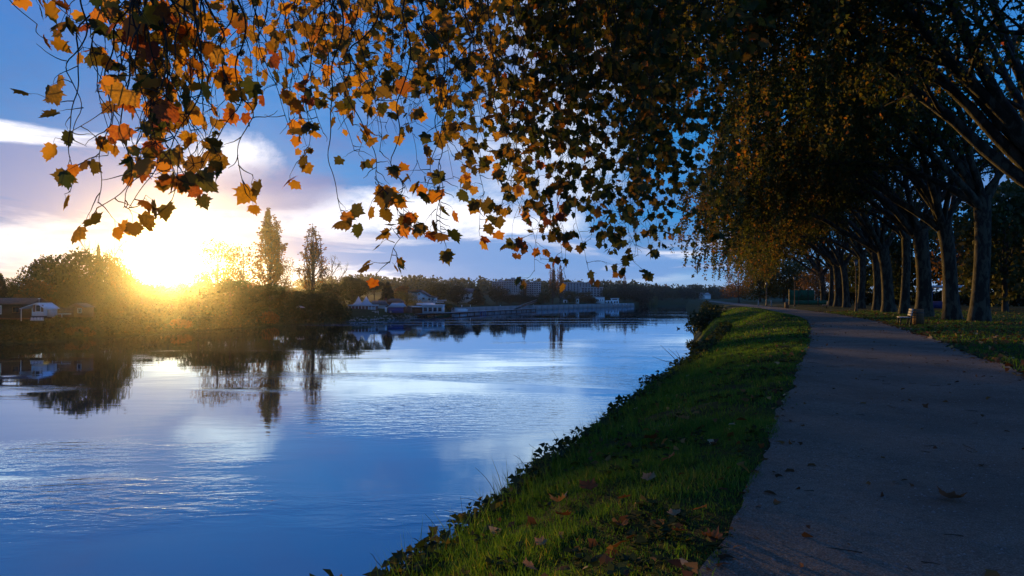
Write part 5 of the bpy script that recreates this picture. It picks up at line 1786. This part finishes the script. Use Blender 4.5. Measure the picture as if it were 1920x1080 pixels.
PARK = [
    ('broad2', 1885, 78, 330, 200, 'young leafy tree on the lawn right of the nearest whole plane'),
    ('open', 1790, 105, 380, 150, 'golden tree on the lawn seen between the two biggest trunks'),
    ('broad0', 1700, 120, 400, 150, 'dark leafy tree across the lawn behind the bench'),
    ('broad0', 1980, 100, 300, 260, 'dark tree at the right edge across the lawn'),
    ('broad2', 1840, 135, 390, 180, 'green tree far across the lawn behind the nearest whole plane'),
    ('broad0', 1640, 150, 430, 130, 'dark tree deep in the park behind the slender planes'),
    ('broad0', 1920, 150, 400, 200, 'deep green tree in the far right of the park'),
    ('broad1', 1590, 200, 470, 90, 'brown tree deep behind the dark plane clump'),
    ('open', 1530, 185, 500, 70, 'orange tree at the right side of the clearing'),
    ('bare0', 1508, 150, 505, 40, 'thin bare tree in the clearing by the green netting'),
    ('bare1', 1534, 140, 495, 46, 'thin bare tree at the right side of the clearing'),
    ('broad0', 1470, 240, 480, 90, 'dark tree closing the view behind the clearing'),
    ('broad2', 1425, 235, 490, 80, 'green tree behind the far end of the path'),
    ('broad0', 1510, 260, 470, 90, 'tall dark tree behind the green netting'),
    ('open', 1385, 215, 505, 70, 'orange tree where the path leaves the view'),
]
for k, (kd, px, d_, top, w, lab) in enumerate(PARK):
    far_tree(kd, px, d_, top, w, lab, 'trees across the park lawn', gpt(px, d_)[2], k)
# clipped dark hedge closing the lawn
rh = np.random.default_rng(31)
n = 9000
hx = np.linspace(0, 1, n)
hd = 158 - 40 * hx + rh.normal(size=n) * 0.8
hpx = 1540 + 470 * hx
pos = np.stack([X(hpx, hd), hd, gz(X(hpx, hd), hd) + rh.uniform(0, 1, n) ** 0.7 * (2.3 + 0.35 * wob(hx * 60, hx * 0, 1.0))], -1)
c = thing('hedge', 'long dark hedge closing the lawn behind the tree trunks', 'hedge', tuple(pos[n // 2] * np.array([1, 1, 0])))
tag(put('foliage', scatter('foliage', CARD, pos, randdir(rh, n), randdir(rh, n), rh.uniform(0.25, 0.5, n), rh.random(n), M_DARKLEAF, off=tuple(c.location))), kind='stuff').parent = c

# bushes on the river side of the near bank
for px, d_, u_, w, h, v, lab in ((1352, 92, 8.0, 6.5, 3.4, 1, 'big dark bush leaning over the water at the bend of the bank'),
                                 (1372, 108, 6.8, 5.0, 2.6, 1, 'dark bush behind the big one at the bend'),
                                 (1336, 66, 8.2, 3.0, 1.3, 1, 'low dark bush at the water where the dead branches lie'),
                                 (1262, 26, 4.9, 1.9, 0.75, 1, 'leafy bramble sticking out over the water halfway along the bank'),
                                 (1135, 14.5, 4.4, 1.3, 0.5, 1, 'small bramble bush on the edge of the bank')):
    x_ = float(xl(d_)) - u_
    o = thing('bush', lab, 'bush', (x_, d_, float(gz(x_, d_)) - 0.15), px, 'bushes on the near bank')
    o.scale = (w / 2, w / 2, h)
    tag(put('foliage', BUSH[v][0], o), kind='stuff')
    tag(put('stems', BUSH[v][1], o), kind='stuff')
# dead branches in the water
rb = np.random.default_rng(8)
x_ = float(xl(56)) - 8.6
c = thing('dead_branch', 'dead forked branch reaching from the bank into the water', 'branch', (x_, 56, -3.6))
for k in range(6):
    P = grow(rb, (0.6 - 0.1 * k, 0.4 * k - 1, -0.2), (-1.0, rb.normal() * 0.5, 0.35 + 0.15 * k), rb.uniform(1.8, 3.6), 6, (0, 0, 0), (0, 0, -0.1), 0.13)
    put('limb', tubes_mesh('limb', [(P, np.linspace(0.035, 0.008, 7))], 5, M_TWIG), c)

# ------------------------------------------------------------------ grass, brambles and fallen leaves on the near bank
rg = np.random.default_rng(1234)


def sow(n, d0, d1, u0, u1, pw=1.0):
    d_ = d0 + (d1 - d0) * rg.random(n) ** pw
    uc = np.interp(d_, UC_D, UC_X)
    u_ = u0 + (u1 * uc - u0) * rg.random(n)
    x_ = xl(d_) - u_
    return x_, d_, u_ / uc


def tufts(n, d0, d1, u0, u1, hgt, wid, pw, name, clump=0.05, per=7):
    x_, d_, t_ = sow(n, d0, d1, u0, u1, pw)
    patch = 0.5 + 0.5 * wob(x_ * 1.4, d_ * 1.4, 1.3)
    keep = rg.random(n) < 0.25 + 0.85 * patch
    x_, d_, t_, patch = x_[keep], d_[keep], t_[keep], patch[keep]
    x_ = np.repeat(x_, per) + rg.normal(size=len(x_) * per) * clump
    d_ = np.repeat(d_, per) + rg.normal(size=len(d_) * per) * clump
    patch = np.repeat(patch, per)
    ok = xl(d_) - x_ > -0.03 - np.abs(rg.normal(size=len(x_))) * 0.10 * (wob(x_ * 2, d_ * 2, 1.2) > 0.1)
    x_, d_, patch = x_[ok], d_[ok], patch[ok]
    N = len(x_)
    uu = np.clip((xl(d_) - x_) / np.interp(d_, UC_D, UC_X), 0, 1.3)
    hh = rg.uniform(*hgt, N) * (0.45 + 0.8 * patch) * (0.45 + 0.75 * uu)
    ax = unit(np.stack([rg.normal(size=N) * 0.36, rg.normal(size=N) * 0.36, np.ones(N)], -1))
    pos = np.stack([x_, d_, gz(x_, d_) - 0.012], -1)
    nr = np.stack([rg.normal(size=N), rg.normal(size=N), np.zeros(N) + 0.05], -1)
    tint = np.clip(0.15 + 0.5 * patch + rg.normal(size=N) * 0.18, 0, 1)
    o = tag(put(name, scatter(name, BLADE, pos, ax, nr, hh, tint, M_GRASS, width=rg.uniform(*wid, N))), kind='stuff')
    return o


tufts(9500, 3.4, 11, -0.02, 1.15, (0.06, 0.17), (0.005, 0.010), 0.8, 'grass', 0.05, 8)
tufts(8000, 11, 30, -0.02, 1.15, (0.08, 0.20), (0.010, 0.020), 0.9, 'grass', 0.08, 6)
tufts(8000, 30, 115, -0.02, 1.2, (0.10, 0.26), (0.025, 0.05), 1.0, 'grass', 0.14, 5)
tufts(1300, 4, 26, 2.4, 1.15, (0.22, 0.42), (0.006, 0.012), 0.9, 'tall_grass', 0.04, 5)

# brambles and nettles along the crest
n = 15000
d_ = 5.0 + 60 * rg.random(n) ** 1.6
uc = np.interp(d_, UC_D, UC_X)
u_ = uc * (0.86 + np.abs(rg.normal(size=n)) * 0.20)
x_ = xl(d_) - u_
lump = 0.5 + 0.5 * wob(x_ * 1.1 + 3, d_ * 0.9, 1.1)
keep = (rg.random(n) < lump * 1.1) & (u_ < uc + 2.2)
x_, d_, lump = x_[keep], d_[keep], lump[keep]
N = len(x_)
zz = gz(x_, d_) + rg.random(N) ** 1.4 * (0.08 + 0.55 * lump ** 1.5)
tag(put('bramble_cover', scatter('bramble_cover', LEAF_LOW, np.stack([x_, d_, zz], -1), unit(np.stack([rg.normal(size=N), rg.normal(size=N), rg.normal(size=N) * 0.4 - 0.2], -1)),
                                 unit(rg.normal(size=(N, 3)) * 0.6 + np.array([0, 0, 1])), rg.uniform(0.045, 0.12, N) * (1 + d_ / 40), rg.random(N) ** 1.5, M_IVY)), kind='stuff')
# broad leaved weeds low in the grass
n = 900
x_, d_, t_ = sow(n, 3.6, 40, 0.05, 1.05, 1.2)
keep = wob(x_ * 1.1 + 5, d_ * 1.1, 1.2) > -0.1
x_, d_ = x_[keep], d_[keep]
per = 9
xr = np.repeat(x_, per)
dr = np.repeat(d_, per)
N = len(xr)
aa = rg.uniform(0, 6.28, N)
axw = unit(np.stack([np.cos(aa), np.sin(aa), rg.uniform(0.15, 0.9, N)], -1))
tag(put('weeds', scatter('weeds', LEAF_LOW, np.stack([xr + 0.03 * np.cos(aa), dr + 0.03 * np.sin(aa), gz(xr, dr) + rg.uniform(0.01, 0.07, N)], -1), axw, unit(rg.normal(size=(N, 3)) * 0.25 + np.array([0, 0, 1])),
                         rg.uniform(0.04, 0.10, N), rg.random(N), M_IVY)), kind='stuff')
# bramble canes
items = []
for k in range(80):
    dq = 6 + 40 * rg.random() ** 1.4
    ucq = float(np.interp(dq, UC_D, UC_X))
    xq = float(xl(dq)) - ucq * rg.uniform(0.9, 1.15)
    items.append((grow(rg, (xq, dq, float(gz(xq, dq))), (rg.normal() - 0.6, rg.normal() * 0.7, 1.0), rg.uniform(0.2, 0.6), 6, (0, 0, 0), (0, 0, -3.5), 0.12), np.linspace(0.004, 0.0015, 7) * (1 + dq / 30)))
tag(put('bramble_canes', tubes_mesh('bramble_canes', items, 3, M_TWIG)), kind='stuff')

# lawn on the right: thin grass and much leaf litter
n = 26000
d_ = 14 + 70 * rg.random(n) ** 1.3
v_ = np.abs(rg.normal(size=n)) * 7 + rg.uniform(-0.1, 0.4, n)
x_ = xl(d_) + PW + v_
keep = X(2050, d_) > x_
x_, d_ = x_[keep], d_[keep]
N = len(x_)
tag(put('lawn_grass', scatter('lawn_grass', BLADE, np.stack([x_, d_, gz(x_, d_) - 0.01], -1), unit(np.stack([rg.normal(size=N) * 0.4, rg.normal(size=N) * 0.4, np.ones(N)], -1)), randdir(rg, N),
                              rg.uniform(0.05, 0.15, N), np.clip(rg.normal(0.35, 0.2, N), 0, 1), M_GRASS, width=rg.uniform(0.012, 0.035, N))), kind='stuff')
n = 9000
d_ = 13 + 75 * rg.random(n) ** 1.2
v_ = np.abs(rg.normal(size=n)) * 6 - 0.25
x_ = xl(d_) + PW + v_
keep = (X(2050, d_) > x_) & (rg.random(n) < 0.55 + 0.6 * wob(x_, d_, 0.8))
x_, d_ = x_[keep], d_[keep]
N = len(x_)
tag(put('leaf_litter', scatter('leaf_litter', LEAF_LOW, np.stack([x_, d_, gz(x_, d_) + rg.uniform(0.015, 0.05, N)], -1), unit(rg.normal(size=(N, 3)) * np.array([1, 1, 0.35])),
                               unit(rg.normal(size=(N, 3)) * 0.45 + np.array([0, 0, 1])), rg.uniform(0.10, 0.20, N), rg.random(N), M_LITTER)), kind='stuff')
# bits on the bank and the path
n = 1500
x_, d_, t_ = sow(n, 4, 60, 0.02, 1.05, 1.3)
keep = wob(x_ * 1.3 + 2, d_ * 0.9, 1.1) > 0.0 + 0.4 * rg.normal(size=n)
x_, d_ = x_[keep], d_[keep]
n = len(x_)
tag(put('leaf_litter', scatter('leaf_litter', LEAF_LOW, np.stack([x_, d_, gz(x_, d_) + 0.06], -1), unit(rg.normal(size=(n, 3)) * np.array([1, 1, 0.5])), unit(rg.normal(size=(n, 3)) * 0.6 + np.array([0, 0, 1])),
                               0.05 + 0.10 * rg.random(n) ** 1.6, rg.random(n), M_LITTER)), kind='stuff')
n = 1100
d_ = 3.5 + 60 * rg.random(n) ** 1.4
x_ = xl(d_) + PW * np.where(rg.random(n) < 0.86, np.where(rg.random(n) < 0.5, rg.random(n) ** 5, 1 - rg.random(n) ** 4), rg.random(n))
tag(put('leaf_litter', scatter('leaf_litter', LEAF_LOW, np.stack([x_, d_, gz(x_, d_) + 0.022], -1), unit(rg.normal(size=(n, 3)) * np.array([1, 1, 0.3])), unit(rg.normal(size=(n, 3)) * 0.5 + np.array([0, 0, 1])),
                               0.015 + 0.10 * rg.random(n) ** 2.2, rg.random(n) * 0.8, M_LITTER)), kind='stuff')
items = []
for k in range(70):
    dq = 4 + 26 * rg.random() ** 1.3
    xq = float(xl(dq)) + PW * rg.random()
    a_ = rg.uniform(0, 6.28)
    P = grow(rg, (xq, dq, 0.025), (math.cos(a_), math.sin(a_), 0), rg.uniform(0.06, 0.3), 4, (0, 0, 0), (0, 0, 0), 0.2)
    P[:, 2] = gz(P[:, 0], P[:, 1]) + 0.014
    items.append((P, np.linspace(0.004, 0.002, 5)))
tag(put('fallen_twigs', tubes_mesh('fallen_twigs', items, 4, M_TWIG)), kind='stuff')
n = 14000
d_ = 3.2 + 20 * rg.random(n) ** 1.5
x_ = xl(d_) + 0.02 + PW * rg.random(n)
PEB = (np.array([(-.5, -.4, -.1), (.5, -.45, -.1), (.45, .5, -.1), (-.5, .4, -.1), (0.05, 0, .38)], float), np.array([(0, 1, 4), (1, 2, 4), (2, 3, 4), (3, 0, 4)]))
tag(put('gravel', scatter('gravel', PEB, np.stack([x_, d_, gz(x_, d_) + 0.006], -1), unit(rg.normal(size=(n, 3)) * np.array([1, 1, 0.05])), np.tile([0, 0, 1.0], (n, 1)), 0.005 + 0.022 * rg.random(n) ** 2.5, rg.random(n), M_PEB)), kind='stuff')

# big fallen leaves that can be told apart
def curled(rng, curl):
    V, Fc = LEAF_FINE
    V = V.copy()
    r = 1.0 / max(curl, 0.05)
    V[:, 2] = V[:, 2] * 0.6 + 0.9 * curl * V[:, 0] ** 2 + 0.5 * curl * (V[:, 1] - 0.4) ** 2 + rng.normal(size=len(V)) * 0.03
    V[:, 0] *= 1 - 0.25 * curl
    return new_mesh('fallen_leaf', V, Fc, M_DRYLEAF)


for k, (px, py, s_, curl, tilt, lab) in enumerate((
        (1112, 922, 0.17, 0.7, 0.5, 'large orange fallen leaf lying upright on the grass crest'),
        (1045, 948, 0.18, 1.2, 0.6, 'crumpled brown fallen leaf left of the large orange one'),
        (1062, 975, 0.13, 1.0, 0.4, 'dark brown fallen leaf just under the crumpled one'),
        (1160, 942, 0.10, 0.8, 0.7, 'small orange fallen leaf right of the large orange one'),
        (1256, 972, 0.09, 0.6, 0.4, 'rust coloured fallen leaf between the bank and the path edge'),
        (1320, 1008, 0.14, 1.5, 0.2, 'curled pale brown fallen leaf at the edge of the path'),
        (1264, 1006, 0.09, 1.0, 0.5, 'small crumpled fallen leaf left of the curled one at the path'),
        (1165, 990, 0.11, 1.1, 0.3, 'dark curled fallen leaf in the middle of the grass'),
        (1012, 1030, 0.10, 1.0, 0.6, 'grey brown fallen leaf in the bright grass'),
        (1000, 1070, 0.10, 0.7, 0.5, 'red brown fallen leaf at the lower edge of the bright grass'),
        (1305, 962, 0.09, 0.3, 0.8, 'narrow pale fallen leaf standing in the grass near the path'),
        (1225, 828, 0.19, 0.9, 0.6, 'pale fallen leaf on the bank below the bramble bush'),
        (1248, 868, 0.15, 0.7, 0.7, 'greyish fallen leaf in the middle of the bank'),
        (1210, 905, 0.12, 0.6, 0.8, 'whitish fallen leaf above the rust coloured one'),
        (1290, 790, 0.18, 0.6, 0.5, 'brown fallen leaf higher along the bank'),
        (1777, 937, 0.19, 0.9, 0.1, 'dark leaf lying alone on the gravel path'))):
    rk = np.random.default_rng(k + 900)
    # walk along the sight line to the ground
    dq = 3.5
    while dq < 80:
        if Z(py, dq) <= gz(X(px, dq), dq) + 0.03:
            break
        dq += 0.03
    xq = X(px, dq)
    o = tag(put('fallen_leaf', curled(rk, curl), None, (xq, dq, float(gz(xq, dq)) + (0.06 if px < 1310 else 0.03))), lab, 'leaf', 'fallen leaves')
    o.scale = (s_ * 1.15,) * 3
    o.rotation_euler = (tilt * rk.uniform(0.4, 1.0), rk.uniform(-0.4, 0.4), rk.uniform(0, 6.28))

# ------------------------------------------------------------------ evening haze over the river
hz = MB().box(-1900, 1900, -230, 1880, -8.5, 38).build('haze', mat('haze_air', lambda T: None) if False else None or MATS.setdefault('haze_air', bpy.data.materials.new('haze_air')))
hm = MATS['haze_air']
hm.use_nodes = True
T = NT(hm.node_tree)
o_ = T.n('ShaderNodeOutputMaterial')
pv = T.n('ShaderNodeVolumePrincipled', ins={'Color': (0.92, 0.95, 1.0, 1), 'Density': HAZE_DENSITY, 'Anisotropy': HAZE_G})
T.t.links.new(pv.outputs[0], o_.inputs['Volume'])
tag(hz, kind='stuff')
